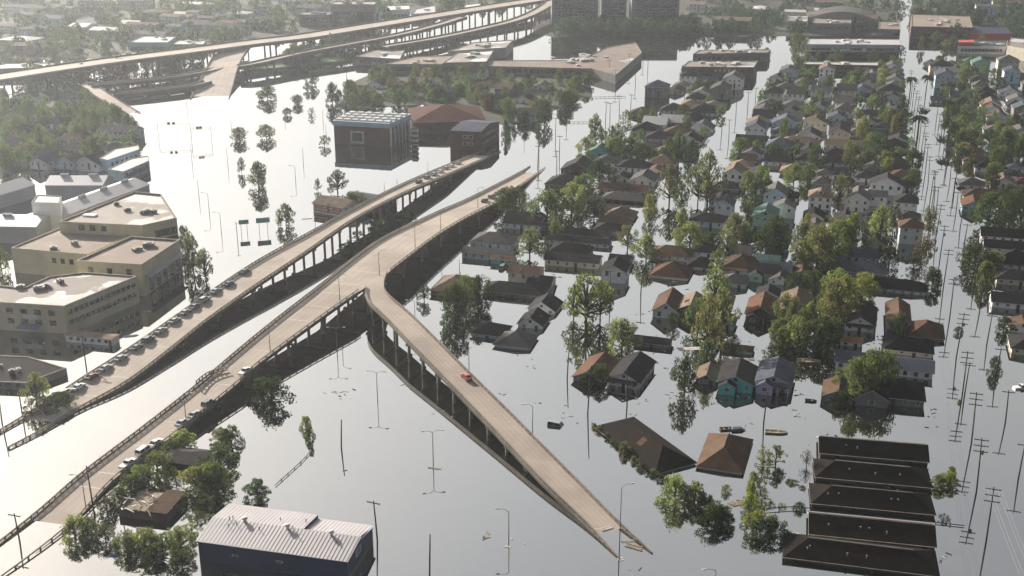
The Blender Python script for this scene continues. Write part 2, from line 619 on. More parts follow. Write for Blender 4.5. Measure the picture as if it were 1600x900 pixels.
# ------------------------------------------------------------------ trees
def leaf_quads(centres, size, rs):
    """small crossed leaf sprays at the given centres, as one vertex and face list"""
    n = len(centres)
    nrm = rs.normal(size=(n, 3))
    nrm[:, 2] += 0.5
    nrm /= np.linalg.norm(nrm, axis=1)[:, None]
    t = rs.normal(size=(n, 3))
    a = np.cross(nrm, t)
    a /= np.linalg.norm(a, axis=1)[:, None] + 1e-9
    b = np.cross(nrm, a)
    s = size * rs.uniform(0.6, 1.35, size=(n, 1))
    c = np.asarray(centres)
    v = np.stack([c - a * s, c - b * s * 0.55, c + a * s, c + b * s * 0.55], axis=1).reshape(-1, 3)
    f = np.arange(n * 4).reshape(n, 4)
    return v, f


TREEKINDS = {
    # lobes, crown bottom, leaves, leaf size (x, z as a share), lobe radius, lobe fill
    'broad': dict(lobes=24, z0=0.10, n=4200, size=0.066, lr=(0.14, 0.36), spread=0.84),
    'airy': dict(lobes=24, z0=0.16, n=2300, size=0.06, lr=(0.09, 0.25), spread=0.80),
    'tall': dict(lobes=22, z0=0.10, n=3000, size=0.07, lr=(0.11, 0.32), spread=0.78),
    'bush': dict(lobes=22, z0=0.0, n=3600, size=0.078, lr=(0.14, 0.38), spread=0.9),
    'scrub': dict(lobes=20, z0=0.0, n=1700, size=0.066, lr=(0.09, 0.26), spread=0.85),
    'bare': dict(lobes=16, z0=0.22, n=900, size=0.06, lr=(0.16, 0.30), spread=0.80),
}


def tree_meshes(k, seed):
    q = TREEKINDS[k]
    rs = np.random.RandomState(seed)
    lobes = []
    for i in range(q['lobes']):
        a = 2 * math.pi * (i * 0.382 + rs.uniform(0, 0.12))
        zz = q['z0'] + (0.92 - q['z0']) * ((i + 0.5) / q['lobes'])
        prof = math.sin(math.pi * min(1, max(0.12, (zz - q['z0'] + 0.22) / (1.12 - q['z0'])))) ** 0.7
        if q['z0'] == 0:
            prof = max(0.15, 1 - zz * zz * 0.85)
        r = q['spread'] * prof * math.sqrt(rs.uniform(0.12, 1))
        lr = rs.uniform(*q['lr'])
        lobes.append((np.array([r * math.cos(a), r * math.sin(a), min(zz, 1 - lr * 0.45)]), lr))
    pts = []
    tot = sum(l[1] ** 2 for l in lobes)
    for c, lr in lobes:
        n = int(q['n'] * lr ** 2 / tot)
        d = rs.normal(size=(n, 3))
        d /= np.linalg.norm(d, axis=1)[:, None]
        rad = lr * rs.uniform(0.25, 1, size=(n, 1)) ** 0.45 * rs.uniform(0.85, 1.18, size=(n, 1))
        p = c + d * rad * np.array([1, 1, 0.62])
        pts.append(p)
    pts = np.concatenate(pts)
    pts = pts[pts[:, 2] > 0.005]
    # ragged gaps where growth is missing
    ph = rs.uniform(0, 6.28, size=6)
    fr = rs.uniform(4.5, 8.0, size=6)
    gap = (np.sin(pts[:, 0] * fr[0] + ph[0]) * np.sin(pts[:, 1] * fr[1] + ph[1]) + np.sin(pts[:, 2] * fr[2] * 1.4 + pts[:, 0] * fr[3] + ph[2]) * np.sin(pts[:, 1] * fr[4] - pts[:, 2] * fr[5] + ph[3]))
    pts = pts[gap + rs.normal(0, .25, size=len(pts)) > -.42]
    v, f = leaf_quads(pts, q['size'] * 0.62, rs)
    v[:, 2] = np.maximum(v[:, 2], 0.0)
    me = bpy.data.meshes.new("crown")
    me.from_pydata(v.tolist(), [], f.tolist())
    me.update()
    # trunk with limbs out to the lobes (trunk reaches below the water)
    b = MB()
    top = np.array([rs.uniform(-.06, .06), rs.uniform(-.06, .06), 0.78])
    fork = max(0.10, q['z0'] * 0.75)
    b.tube([(0, 0, -0.25), (0.015, 0.0, fork), (top[0] * .6, top[1] * .6, 0.5), tuple(top)], [0.055, 0.042, 0.026, 0.008], 6)
    for c, lr in lobes[::(1 if k in ('bare', 'airy') else 2)]:
        z = fork + (max(c[2], fork) - fork) * 0.35
        s = (0.01, 0, z)
        m_ = ((c[0]) * .45, c[1] * .45, z + (c[2] - z) * 0.62)
        b.tube([s, m_, tuple(c + np.array([0, 0, lr * .2]))], [0.026, 0.017, 0.005], 5)
    return me, b.mesh("trunk", "bark", True)


TREES = {k: [tree_meshes(k, 11 * i + 5 + 101 * j) for i in range(4)] for j, k in enumerate(TREEKINDS)}
LEAF = dict(g='leaf_green', l='leaf_bright', d='leaf_dark', o='leaf_olive', y='leaf_dry')
LEAFWORD = dict(g='green', l='bright green', d='dark green', o='olive green', y='dry brownish')
KINDWORD = dict(broad='broad leafy tree', airy='thin open-crowned tree', tall='tall leafy tree', bush='dense bush', scrub='loose scrub', bare='nearly bare tree')
CROWNS = {}


def crown_mesh(k, i, leaf):
    key = (k, i, leaf)
    if key not in CROWNS:
        me = TREES[k][i][0].copy()
        me.name = "crown"
        me.materials.append(M[LEAF[leaf]])
        CROWNS[key] = me
    return CROWNS[key]


PLACED = []      # (x, y, radius) of what already stands


def tree(px, py, r, h, k='broad', leaf='g', z=0.0, at=None, desc=None, own=False, name=None):
    p = at if at is not None else P(px, py, z)
    i = rnd.randrange(4)
    size = 'small ' if h < 5 else 'large ' if (h > 13 or r > 8) else ''
    d = desc or (size + LEAFWORD[leaf] + ' ' + KINDWORD[k])
    isb = k in ('bush', 'scrub')
    t = thing(name or ('flooded_bush' if isb else 'flooded_tree'), d, 'bush' if isb else 'tree', (p.x, p.y, p.z), rnd.uniform(0, 6.28),
              'flooded bushes' if isb else 'trees standing in the flood', (r * rnd.uniform(.82, 1.2), r * rnd.uniform(.82, 1.2), h), own=own)
    link('crown', crown_mesh(k, i, leaf), t)
    link('trunk', TREES[k][i][1], t)
    PLACED.append((p.x, p.y, r * 0.5))
    return t


def palm_meshes(seed):
    rs = random.Random(seed)
    b = MB()
    b.tube([(0, 0, -0.2), (0.03, 0, 0.4), (0.06, 0.02, 0.86)], [0.07, 0.055, 0.05], 7)
    tr = b.mesh("trunk", "bark", True)
    c = MB()
    for i in range(26):
        a = 2 * math.pi * i / 26 * 2.6 + rs.uniform(-.2, .2)
        el = rs.uniform(-0.3, 1.0)
        ln = rs.uniform(0.75, 1.0)
        o = Vector((0.06, 0.02, 0.86))
        prev = o
        for s in range(1, 6):
            f = s / 5
            q = o + Vector((math.cos(a) * ln * f, math.sin(a) * ln * f, (el * f - (0.5 + .5 * el) * f * f * 1.5) * 0.35))
            wd = 0.11 * math.sin(math.pi * min(0.95, f * .8 + .1))
            sd = Vector((-math.sin(a), math.cos(a), 0)) * wd
            dr = Vector((0, 0, -wd * .45))
            c.add([prev - sd + dr, prev, q, q - sd + dr], [(0, 1, 2, 3)])
            c.add([prev, prev + sd + dr, q + sd + dr, q], [(0, 1, 2, 3)])
            prev = q
    return c.mesh("crown", "leaf_dark"), tr


PALM = palm_meshes(3)


def palm(px, py, r, h, desc):
    p = P(px, py)
    t = thing('palm_tree', desc, 'palm tree', p, rnd.uniform(0, 6), 'palms along the pole-lined street', (r, r, h))
    link('crown', PALM[0], t)
    link('trunk', PALM[1], t)
    PLACED.append((p.x, p.y, r * .6))


# ------------------------------------------------------------------ houses
def window_meshes():
    f = MB()                       # unit window, 1 x 1, facing -y, frame 7 cm proud of the wall
    for x0, x1, z0, z1 in ((-.58, -.45, -.58, .58), (.45, .58, -.58, .58), (-.45, .45, .45, .58), (-.45, .45, -.58, -.45), (-.45, .45, -.03, .03)):
        f.box(x0, x1, -0.07, 0.02, z0, z1)
    p = MB().box(-.455, .455, -0.03, 0.02, -.455, .455)
    w_ = MB()
    for x0, x1, z0, z1 in ((-.58, -.45, -.58, .58), (.45, .58, -.58, .58), (-.45, .45, .45, .58), (-.45, .45, -.58, -.45)):
        w_.box(x0, x1, -0.07, 0.02, z0, z1)
    w_.box(-.455, .455, -0.03, 0.02, -.455, .455, 1)
    return f.mesh("window", "trim"), p.mesh("pane", "pane_dark"), w_.mesh("window", ["trim", "pane_dark"]), \
        MB().box(-.5, .5, -0.05, 0.02, -.5, .5).mesh("door", "trim_dark"), f.mesh("window", "trim_dark"), w_.mesh("window", ["trim_dark", "pane_dark"])


WIN_F, WIN_P, WIN_1, DOOR_M, WIN_FD, WIN_1D = window_meshes()


def put_window(parent, x, y, z, w, h, rz=0.0, near=False, dark=False, name='window'):
    o = link(name, (WIN_FD if dark else WIN_F) if near else (WIN_1D if dark else WIN_1), parent, (x, y, z), rz, (w, 1, h))
    if near:
        link('pane', WIN_P, o)
    return o


def roof_mb(kind_, W, L, e, rise, ov=0.5, th=0.16):
    b = MB()
    w, l = W / 2 + ov, L / 2 + ov
    dz = -rise * ov / ((W if kind_ in 'GH' else L) / 2)
    z0 = e + dz
    if kind_ in 'SK':                           # ridge along x: build turned
        w, l = l, w
    zt = e + rise
    if kind_ in 'GS':
        top = [(-w, -l, z0), (0, -l, zt), (w, -l, z0), (-w, l, z0), (0, l, zt), (w, l, z0)]
        faces = [(0, 1, 4, 3), (1, 2, 5, 4)]
    else:
        k = max(l - w, 0.15)
        top = [(-w, -l, z0), (w, -l, z0), (w, l, z0), (-w, l, z0), (0, -k, zt), (0, k, zt)]
        faces = [(0, 1, 4), (1, 2, 5, 4), (2, 3, 5), (3, 0, 4, 5)]
    if kind_ in 'SK':
        top = [(y, -x, z) for x, y, z in top]
    n = len(top)
    low = [(x, y, z - th) for x, y, z in top]
    rim = [(0, 1), (1, 2), (2, 5), (5, 4), (4, 3), (3, 0)] if kind_ in 'GS' else [(0, 1), (1, 2), (2, 3), (3, 0)]
    b.add(top, faces)
    b.add(low, [tuple(reversed(f)) for f in faces])
    b.add(top + low, [(a, n + a, n + c, c) for a, c in rim], 1)
    return b


def wall_mb(kind_, W, L, e, rise, base=-1.0):
    b = MB()
    x, y = W / 2, L / 2
    t = e - 0.02
    b.add([(-x, -y, base), (x, -y, base), (x, y, base), (-x, y, base), (-x, -y, t), (x, -y, t), (x, y, t), (-x, y, t)],
          [(0, 1, 5, 4), (1, 2, 6, 5), (2, 3, 7, 6), (3, 0, 4, 7)])
    zt = e + rise - 0.2
    if kind_ == 'G':
        b.add([(-x, -y, t), (x, -y, t), (0, -y, zt), (-x, y, t), (x, y, t), (0, y, zt)], [(0, 1, 2), (4, 3, 5)])
    elif kind_ == 'S':
        b.add([(-x, -y, t), (-x, y, t), (-x, 0, zt), (x, -y, t), (x, y, t), (x, 0, zt)], [(1, 0, 2), (3, 4, 5)])
    return b


ROOFWORD = dict(roof_umber='dark brown', roof_black='black', roof_charcoal='charcoal', roof_grey='grey', roof_brown='brown', roof_tan='tan', roof_rust='rust-brown', roof_slate='slate-blue',
                roof_green='green', roof_red='red', roof_white='white')
WALLWORD = dict(wall_white='white', wall_cream='cream', wall_blue='pale blue', wall_teal='turquoise', wall_lavender='lavender', wall_grey='grey', wall_yellow='yellow',
                wall_dark='dark', wall_mint='mint', wall_brick='brick')
FORM = dict(G='gabled', S='side-gabled', H='hip-roofed', K='long hip-roofed')


def house(px, py, W, L, e, k, roof, wall, pitch=0.5, rz=None, opts='', desc=None, at=None, own=False, far=False, zone=None):
    if not own and desc is None:                     # most roofs are dark shingle over pale boards
        if rnd.random() < .5:
            roof = dict(brown='charcoal', tan='grey', rust='brown').get(roof, roof)
        if wall in ('grey', 'dark') and rnd.random() < .5:
            wall = 'white'
    roof, wall = 'roof_' + roof, 'wall_' + wall
    if 1.9 < e <= 3.4 and not own:
        e = max(1.2, e - .75)
    p = at if at is not None else P(px, py)
    rz = GRID if rz is None else rz
    if 'j' not in opts:
        rz += rnd.uniform(-0.03, 0.03)
    span = W if k in 'GH' else L
    rise = pitch * span / 2
    tall = e > 4.4
    nm = 'two-storey house' if tall else 'drowned house' if e < 1.3 else 'house'
    d = desc or f"{FORM[k]} {nm}, {ROOFWORD[roof]} roof, {WALLWORD[wall]} walls"
    t = thing('flooded_house', d, 'house', (p.x, p.y, 0), rz, 'houses standing in the flood', own=own)
    PLACED.append((p.x, p.y, max(W, L) * 0.55))
    ppx, ppy = pix(p)
    near = ppy > 330 and not far
    wall_mb(k, W, L, e, rise).build('wall', wall, t)
    rf = roof_mb(k, W, L, e, rise, 0.55).build('roof', [roof, 'trim'], t)
    # roof fittings
    if 'c' in opts:
        b = MB()
        b.box(-.4, .4, -.35, .35, 0, 1.9)
        b.box(-.5, .5, -.45, .45, 1.9, 2.05)
        c = b.build('chimney', 'wall_brick', rf)
        c.location = (W * .18, L * .1, e + rise * .5)
    if near:
        for q in range(2):
            v = MB().tube([(0, 0, 0), (0, 0, .7)], .12, 6).build('vent_pipe', 'lamp_metal', rf)
            v.location = (W * rnd.uniform(-.12, .12), L * rnd.uniform(-.2, .3), e + rise * .72)
    if near and rnd.random() < .6:                   # mended or torn patches on the slopes
        for q in range(rnd.choice((1, 1, 2))):
            sx = rnd.choice((-1, 1))
            a0, a1 = sorted((rnd.uniform(.15, .5), rnd.uniform(.5, .9)))
            o0 = rnd.uniform(-.3, .15)
            o1 = o0 + rnd.uniform(.08, .25)
            pt = MB()
            hs_ = span / 2
            ln_ = L if k in 'GH' else W
            if k in 'HK':
                ln_ = max(ln_ - span, 1.5)
            qs = [(sx * hs_ * u_, ln_ * v_, e + rise * (1 - u_) + .035) for u_, v_ in ((a0, o0), (a1, o0 + rnd.uniform(-.03, .03)), (a1, o1), (a0, o1))]
            if k in 'SK':
                qs = [(y_, -x_, z_) for x_, y_, z_ in qs]
            pt.add(qs, [(0, 1, 2, 3)])
            pt.build('roof_patch', rnd.choice(['roof_charcoal', 'roof_brown', 'roof_tan', 'roof_grey']), rf)
    # openings
    rows = [e - (1.15 if e > 2.2 else .8)] if not tall else [e - 1.3, e - 4.2]
    dark = wall in ('wall_white',) and rnd.random() < 0.25
    if e >= 1.4:
        wd, wh = 0.95, 1.35 if e > 2.3 else .85
        for ri, z in enumerate(rows):
            if z < 0.4:
                continue
            n = max(2, int(W / 3.0))
            dc = n // 2 if (ri == len(rows) - 1 and 'n' not in opts) else -1
            for i in range(n):
                x = -W / 2 + W * (i + 0.5) / n
                if i == dc:
                    o = link('door', DOOR_M, t, (x, -L / 2, max(z - .5, (z + wh / 2) / 2)), 0, (1.0, 1, z + wh / 2))
                else:
                    put_window(t, x, -L / 2, z, wd, wh, 0, near, dark)
            m_ = max(2, int(L / 4.0))
            for i in range(m_):
                y = -L / 2 + L * (i + .5) / m_
                put_window(t, W / 2, y, z, wd, wh, math.pi / 2, False, dark)
                if not far:
                    put_window(t, -W / 2, y, z, wd, wh, -math.pi / 2, False, dark)
    if k == 'G' and near and rise > 1.2:
        put_window(t, 0, -L / 2, e + rise * .38, .8, .8, 0, False, True, 'gable_vent')
    if 'p' in opts:                                  # front porch: roof on posts
        pw = W * (.55 if 'q' in opts else .95)
        x0 = -W / 2 + .1 if 'q' in opts else -pw / 2
        ze = min(e - .1, 2.9)
        pr = MB()
        pr.hexa([(x0, -L / 2 - 2.3, ze - .3), (x0 + pw, -L / 2 - 2.3, ze - .3), (x0 + pw, -L / 2 - .56, ze + .1), (x0, -L / 2 - .56, ze + .1)],
                [(x0, -L / 2 - 2.3, ze - .12), (x0 + pw, -L / 2 - 2.3, ze - .12), (x0 + pw, -L / 2 - .56, ze + .28), (x0, -L / 2 - .56, ze + .28)])
        pr.build('porch_roof', roof, t)
        for i in range(4):
            x = x0 + .2 + (pw - .4) * i / 3
            MB().box(x - .11, x + .11, -L / 2 - 2.2, -L / 2 - 1.98, -1, ze - .3).build('porch_post', 'trim', t)
    if 'g' in opts:                                  # front gable over a projecting bay
        bw, bl = W * .45, 2.6
        bx = -W * .22
        be, br = e * .92, bw * .5 * .6
        wb = wall_mb('G', bw, bl, be, br).build('bay_wall', wall, t)
        wb.location = (bx, -L / 2 - bl / 2, 0)
        rb = roof_mb('G', bw, bl, be, br, .4).build('bay_roof', [roof, 'trim'], t)
        rb.location = (bx, -L / 2 - bl / 2 + .1, 0)
        put_window(t, bx, -L / 2 - bl, be - 1.1, 1.5, 1.1, 0, near)
    if 'x' in opts:                                  # lower back wing
        wx = wall_mb('G', W * .6, L * .45, e * .8, rise * .5).build('wing_wall', wall, t)
        wx.location = (W * .12, L * .7, 0)
        rx = roof_mb('G', W * .6, L * .45, e * .8, rise * .5, .4).build('wing_roof', [roof, 'trim'], t)
        rx.location = (W * .12, L * .7, 0)
    if 'd' in opts:                                  # dormer on the slope towards us
        dm = wall_mb('G', 2.2, 2.2, .9, .8, 0).build('dormer_wall', wall, t)
        dr = roof_mb('G', 2.2, 2.4, .9, .8, .25).build('dormer_roof', [roof, 'trim'], t)
        y = -L * .27
        zz = e + rise * .36
        dm.location = dr.location = (0, y, zz)
        put_window(t, 0, y - 1.1, zz + .5, .9, .7, 0, False)
    return t


# ------------------------------------------------------------------ flat-roofed and large buildings
def outward(poly):
    a = sum(poly[i].x * poly[(i + 1) % len(poly)].y - poly[(i + 1) % len(poly)].x * poly[i].y for i in range(len(poly)))
    return poly if a > 0 else list(reversed(poly))


def inset(poly, d):
    n = len(poly)
    out = []
    for i in range(n):
        a, b, c = poly[i - 1], poly[i], poly[(i + 1) % n]
        e1 = (b - a).normalized()
        e2 = (c - b).normalized()
        n1, n2 = Vector((-e1.y, e1.x, 0)), Vector((-e2.y, e2.x, 0))
        k = n1 + n2
        den = 1 + n1.dot(n2)
        out.append(b + k * (d / max(den, .25)))
    return out


def wall_windows(t, a, b, rows, cols, w, h, z0, dz, mesh_name='window', near=False, dark=True, f0=0.06, f1=0.94, proud=0.0):
    """windows along the wall a-b (outward side on the right of a->b)"""
    d = (b - a)
    rz = math.atan2(d.y, d.x)
    for r_ in range(rows):
        for c in range(cols):
            q = a + d * (f0 + (f1 - f0) * (c + .5) / cols)
            put_window(t, q.x, q.y, z0 + r_ * dz, w, h, rz, near, dark, mesh_name)


def block(name, desc, cat, roofpx, z, wall, roof, parapet=0.5, wins=(), group=None, base=-1.0, world_pts=None, own=True, zb=None, cap='concrete'):
    pts = outward(world_pts if world_pts else [P(x, y, z) for x, y in roofpx])
    c = sum(pts, Vector()) / len(pts)
    t = thing(name, desc, cat, (c.x, c.y, 0), 0, group, own=own)
    PLACED.append((c.x, c.y, max((p - c).length for p in pts) * .8))
    loc = [Vector((p.x - c.x, p.y - c.y, 0)) for p in pts]
    n = len(loc)
    b = MB()
    b.add([(p.x, p.y, base) for p in loc] + [(p.x, p.y, z) for p in loc], [(i, (i + 1) % n, n + (i + 1) % n, n + i) for i in range(n)])
    b.build('wall', wall, t)
    ins = inset(loc, 0.45)
    MB().add([(p.x, p.y, z - parapet) for p in ins], [tuple(range(n))]).build('roof', roof, t)
    pb = MB()
    pb.add([(p.x, p.y, z) for p in loc] + [(p.x, p.y, z) for p in ins] + [(p.x, p.y, z - parapet) for p in ins],
           [(i, (i + 1) % n, n + (i + 1) % n, n + i) for i in range(n)] + [(n + i, n + (i + 1) % n, 2 * n + (i + 1) % n, 2 * n + i) for i in range(n)])
    pb.build('parapet', cap, t)
    for wsp in wins:
        # (edge start px, edge end px) -> choose the edge by its pixels' order in the outward polygon
        i = wsp[0]
        wall_windows(t, loc[i], loc[(i + 1) % n], *wsp[1:])
    return t, loc


def roof_boxes(t, loc, z, n, seed, sz=(1.2, 2.6), m='lamp_metal'):
    rs = random.Random(seed)
    for i in range(n):
        ws = [rs.random() ** 1.0 for _ in loc]
        s_ = sum(ws)
        c = sum((p * (w_ / s_) for p, w_ in zip(loc, ws)), Vector()) * .9
        a, b, h = rs.uniform(*sz), rs.uniform(*sz), rs.uniform(.7, 1.5)
        u = MB()
        u.box(-a / 2, a / 2, -b / 2, b / 2, 0, h)
        u.box(-a / 2 - .1, a / 2 + .1, -b / 2 - .1, b / 2 + .1, h, h + .12)
        u.tube([(0, 0, h), (0, 0, h + .35)], a * .28, 8)
        link('rooftop_unit', u.mesh('rooftop_unit', m), t, (c.x, c.y, z - .5), rs.uniform(0, 1))


def gable_block(name, desc, cat, a, b, depth, e, rise, wall, roof, own=True, group=None, near=False, ribs=0, base=-1.0, kind_='S', ov=.3, vents=0):
    """long building: a, b world points of the eave line towards us (at level e); depth back from it"""
    d = b - a
    L_ = d.length
    u = d.normalized()
    n = Vector((-u.y, u.x, 0))
    c = (a + b) / 2 + n * (depth / 2)
    rz = math.atan2(u.y, u.x)
    t = thing(name, desc, cat, (c.x, c.y, 0), rz, group, own=own)
    PLACED.append((c.x, c.y, L_ * .5))
    wall_mb(kind_, L_, depth, e, rise, base).build('wall', wall, t)
    rf = roof_mb(kind_, L_, depth, e, rise, ov).build('roof', [roof, 'trim'], t)
    for i in range(vents):
        v = MB()
        v.box(-1.6, 1.6, -.7, .7, 0, .7)
        v.hexa([(-1.8, -.95, .7), (1.8, -.95, .7), (1.8, .95, .7), (-1.8, .95, .7)], [(-1.8, -.1, 1.1), (1.8, -.1, 1.1), (1.8, .1, 1.1), (-1.8, .1, 1.1)])
        link('ridge_vent', v.mesh('ridge_vent', 'metal_roof_pale'), rf, (L_ * (-.5 + (i + .5) / vents), 0, e + rise - .25))
    return t


# ------------------------------------------------------------------ poles, lamps, cars
def utility_pole(px, py, h, arms=2, desc='wooden utility pole', own=False, grp='utility poles', lean=None, transformer=False, arm_rz=None):
    p = P(px, py)
    lean = (rnd.uniform(-.055, .055), rnd.uniform(-.045, .045)) if lean is None else lean
    t = thing('utility_pole', desc, 'utility pole', p, (GRID if arm_rz is None else arm_rz) + rnd.uniform(-.08, .08), grp, own=own)
    tx, ty = lean[0] * h, lean[1] * h
    MB().tube([(0, 0, -1.5), (tx * .5, ty * .5, h * .5), (tx, ty, h)], [.20, .17, .12], 7).build('pole', 'wood_pole', t, True)
    for i in range(arms):
        z = h - .5 - i * 1.5
        f = z / h
        a = MB().bar((tx * f - 1.6, ty * f - .12, z), (tx * f + 1.6, ty * f - .12, z), .16, .18)
        a = a.build('crossarm', 'wood_pole', t)
        for x in (-1.45, -.7, .7, 1.45):
            MB().tube([(tx * f + x, ty * f - .12, z + .08), (tx * f + x, ty * f - .12, z + .34)], [.07, .05], 6).build('insulator', 'lamp_metal', a)
    if transformer:
        z = h * .74
        f = z / h
        MB().tube([(tx * f + .42, ty * f, z - .5), (tx * f + .42, ty * f, z + .5)], .3, 10).build('transformer', 'lamp_metal', t, True)
    t['_tip'] = (p.x + tx, p.y + ty, h)
    return t, Vector((p.x + tx, p.y + ty, h))


def street_lamp(px, py, h, arms=1, rz=0.0, z=0.0, desc='grey street lamp', own=False, base=-1.5):
    p = P(px, py, z)
    t = thing('street_lamp', desc, 'street lamp', p, rz, 'street lamps', own=own)
    MB().tube([(0, 0, base if z == 0 else 0), (0, 0, h * .5), (0, 0, h)], [.13, .10, .075], 7).build('pole', 'lamp_metal', t, True)
    for s in ((-1,) if arms == 1 else (-1, 1) if arms == 2 else ()):
        MB().tube([(0, 0, h - .1), (s * .7, 0, h + .35), (s * 1.5, 0, h + .5), (s * 2.2, 0, h + .5)], [.06, .05, .045, .04], 6).build('arm', 'lamp_metal', t, True)
        hd = MB()
        hd.hexa([(s * 2.1 - .1, -.16, h + .36), (s * 2.1 + .1, -.16, h + .36), (s * 2.1 + .1, .16, h + .36), (s * 2.1 - .1, .16, h + .36)] if False else
                [(s * 2.45 - .42, -.17, h + .40), (s * 2.45 + .42, -.17, h + .40), (s * 2.45 + .42, .17, h + .40), (s * 2.45 - .42, .17, h + .40)],
                [(s * 2.45 - .36, -.10, h + .60), (s * 2.45 + .36, -.10, h + .60), (s * 2.45 + .36, .10, h + .60), (s * 2.45 - .36, .10, h + .60)])
        hd.build('lamp_head', 'trim', t)
    return t


def car_parts(style):
    """lengths along x (nose at +x)"""
    Lc, Wc = dict(sedan=(4.6, 1.8), pickup=(5.3, 1.95), van=(4.9, 1.95), suv=(4.7, 1.9))[style]
    prof = dict(
        sedan=[(-2.3, .35), (-2.3, .82), (-2.2, .95), (-1.45, 1.0), (1.0, .98), (2.1, .80), (2.3, .65), (2.3, .35)],
        pickup=[(-2.65, .5), (-2.65, 1.1), (-.75, 1.1), (-.75, 1.08), (1.15, 1.1), (2.5, .98), (2.65, .85), (2.65, .5)],
        van=[(-2.45, .4), (-2.45, 1.1), (-2.4, 1.15), (-1.0, 1.15), (1.35, 1.12), (2.25, .95), (2.45, .8), (2.45, .4)],
        suv=[(-2.35, .45), (-2.35, 1.05), (-2.3, 1.1), (-1.0, 1.1), (1.0, 1.08), (2.15, .95), (2.35, .8), (2.35, .45)])[style]
    cab = dict(sedan=(-1.75, -1.0, .35, 1.15, 1.0, 1.42), pickup=(-.75, -.6, .5, 1.2, 1.1, 1.75), van=(-2.42, -2.25, .9, 1.6, 1.15, 1.95),
               suv=(-2.25, -2.0, .45, 1.15, 1.1, 1.72))[style]
    b = MB()
    n = len(prof)
    w = Wc / 2
    sec = []
    for s in (-1, 1):
        sec += [(x, s * w * (.94 if z > .7 else 1.0) * (.9 if abs(x) > Lc / 2 - .12 else 1), z) for x, z in prof]
    b.add(sec, [tuple(range(n)), tuple(reversed(range(n, 2 * n)))] + [(i, n + i, n + (i + 1) % n, (i + 1) % n) for i in range(n)])
    x0, x1, x2, x3, zb, zt = cab
    ww, wt = w * .9, w * .74
    # cabin posts and roof skin
    b.hexa([(x1 - .02, -wt, zt - .07), (x2 + .02, -wt, zt - .07), (x2 + .02, wt, zt - .07), (x1 - .02, wt, zt - .07)],
           [(x1 + .08, -wt * .92, zt), (x2 - .08, -wt * .92, zt), (x2 - .08, wt * .92, zt), (x1 + .08, wt * .92, zt)])
    for s in (-1, 1):
        for xa, xb in ((x0, x1), (x3, x2), ((x0 + x3) / 2 - .05, (x1 + x2) / 2)):
            b.bar((xa, s * ww, zb - .02), (xb, s * wt, zt - .03), .10)
    if style == 'pickup':
        b.box(-2.5, -.85, -w * .8, w * .8, 1.085, 1.115)
    g = {}
    g['windscreen'] = MB().add([(x3, -ww, zb), (x3, ww, zb), (x2, wt, zt - .04), (x2, -wt, zt - .04)], [(0, 1, 2, 3)])
    g['rear_window'] = MB().add([(x0, ww, zb), (x0, -ww, zb), (x1, -wt, zt - .04), (x1, wt, zt - .04)], [(0, 1, 2, 3)])
    for s in (-1, 1):
        g['side_window%d' % s] = MB().add([(x0, s * ww, zb), (x3, s * ww, zb), (x2, s * wt, zt - .04), (x1, s * wt, zt - .04)], [(0, 1, 2, 3) if s < 0 else (3, 2, 1, 0)])
    wh = MB()
    ty = MB().tube([(0, -.11, 0), (0, .11, 0)], .33, 12)
    rm = MB().tube([(0, -.12, 0), (0, .12, 0)], .19, 8)
    hl = MB().box(-.06, .05, -.2, .2, -.08, .08)
    return dict(body=b, glass={k_: v_.mesh(k_.rstrip('-1'), 'pane_blue') for k_, v_ in g.items()}, tyre=ty.mesh('tyre', 'tyre'), rim=rm.mesh('rim', 'rim'),
                head=hl.mesh('headlight', 'lamp_glass'), tail=hl.mesh('taillight', 'tail_red'), L=Lc, W=Wc, zl=dict(sedan=.68, pickup=.85, van=.8, suv=.8)[style], bodies={})


CARS = {s: car_parts(s) for s in ('sedan', 'pickup', 'van', 'suv')}


def car(p, rz, style, colour, desc, own=False, grp='cars parked on the overpasses', sink=0.0, tilt=(0, 0)):
    c = CARS[style]
    if colour not in c['bodies']:
        c['bodies'][colour] = c['body'].mesh('body', 'car_' + colour)
    t = thing('stranded_car' if grp.startswith('cars') else 'floating_car', desc, 'car' if style in ('sedan', 'suv') else style, (p.x, p.y, p.z - sink), rz, grp, own=own)
    t.rotation_euler = (tilt[0], tilt[1], rz)
    link('body', c['bodies'][colour], t)
    for k_, me in c['glass'].items():
        link(me.name.split('.')[0], me, t)
    for sx in (-1, 1):
        for sy in (-1, 1):
            wl = link('wheel', c['tyre'], t, (sx * c['L'] * .31, sy * (c['W'] / 2 - .1), .33))
            link('rim', c['rim'], wl)
            link('headlight' if sx > 0 else 'taillight', c['head'] if sx > 0 else c['tail'], t, (sx * (c['L'] / 2 - .02), sy * c['W'] * .32, c['zl']))
    return t
# ------------------------------------------------------------------ overpasses
def interp(tab, t):
    for (a, x), (b, y) in zip(tab, tab[1:]):
        if t <= b:
            return x + (y - x) * (t - a) / max(b - a, 1e-6)
    return tab[-1][1]


def smooth_line(pts, n):
    """resample a polyline of pixel points into n+1 stations (Catmull-Rom)"""
    pts = [Vector((x, y)) for x, y in pts]
    out = []
    q = [pts[0] * 2 - pts[1]] + pts + [pts[-1] * 2 - pts[-2]]
    fine = []
    for i in range(1, len(q) - 2):
        for s in range(16):
            t = s / 16
            a, b, c, d = q[i - 1], q[i], q[i + 1], q[i + 2]
            fine.append(0.5 * ((2 * b) + (c - a) * t + (2 * a - 5 * b + 4 * c - d) * t * t + (3 * b - a - 3 * c + d) * t ** 3))
    fine.append(pts[-1])
    return fine


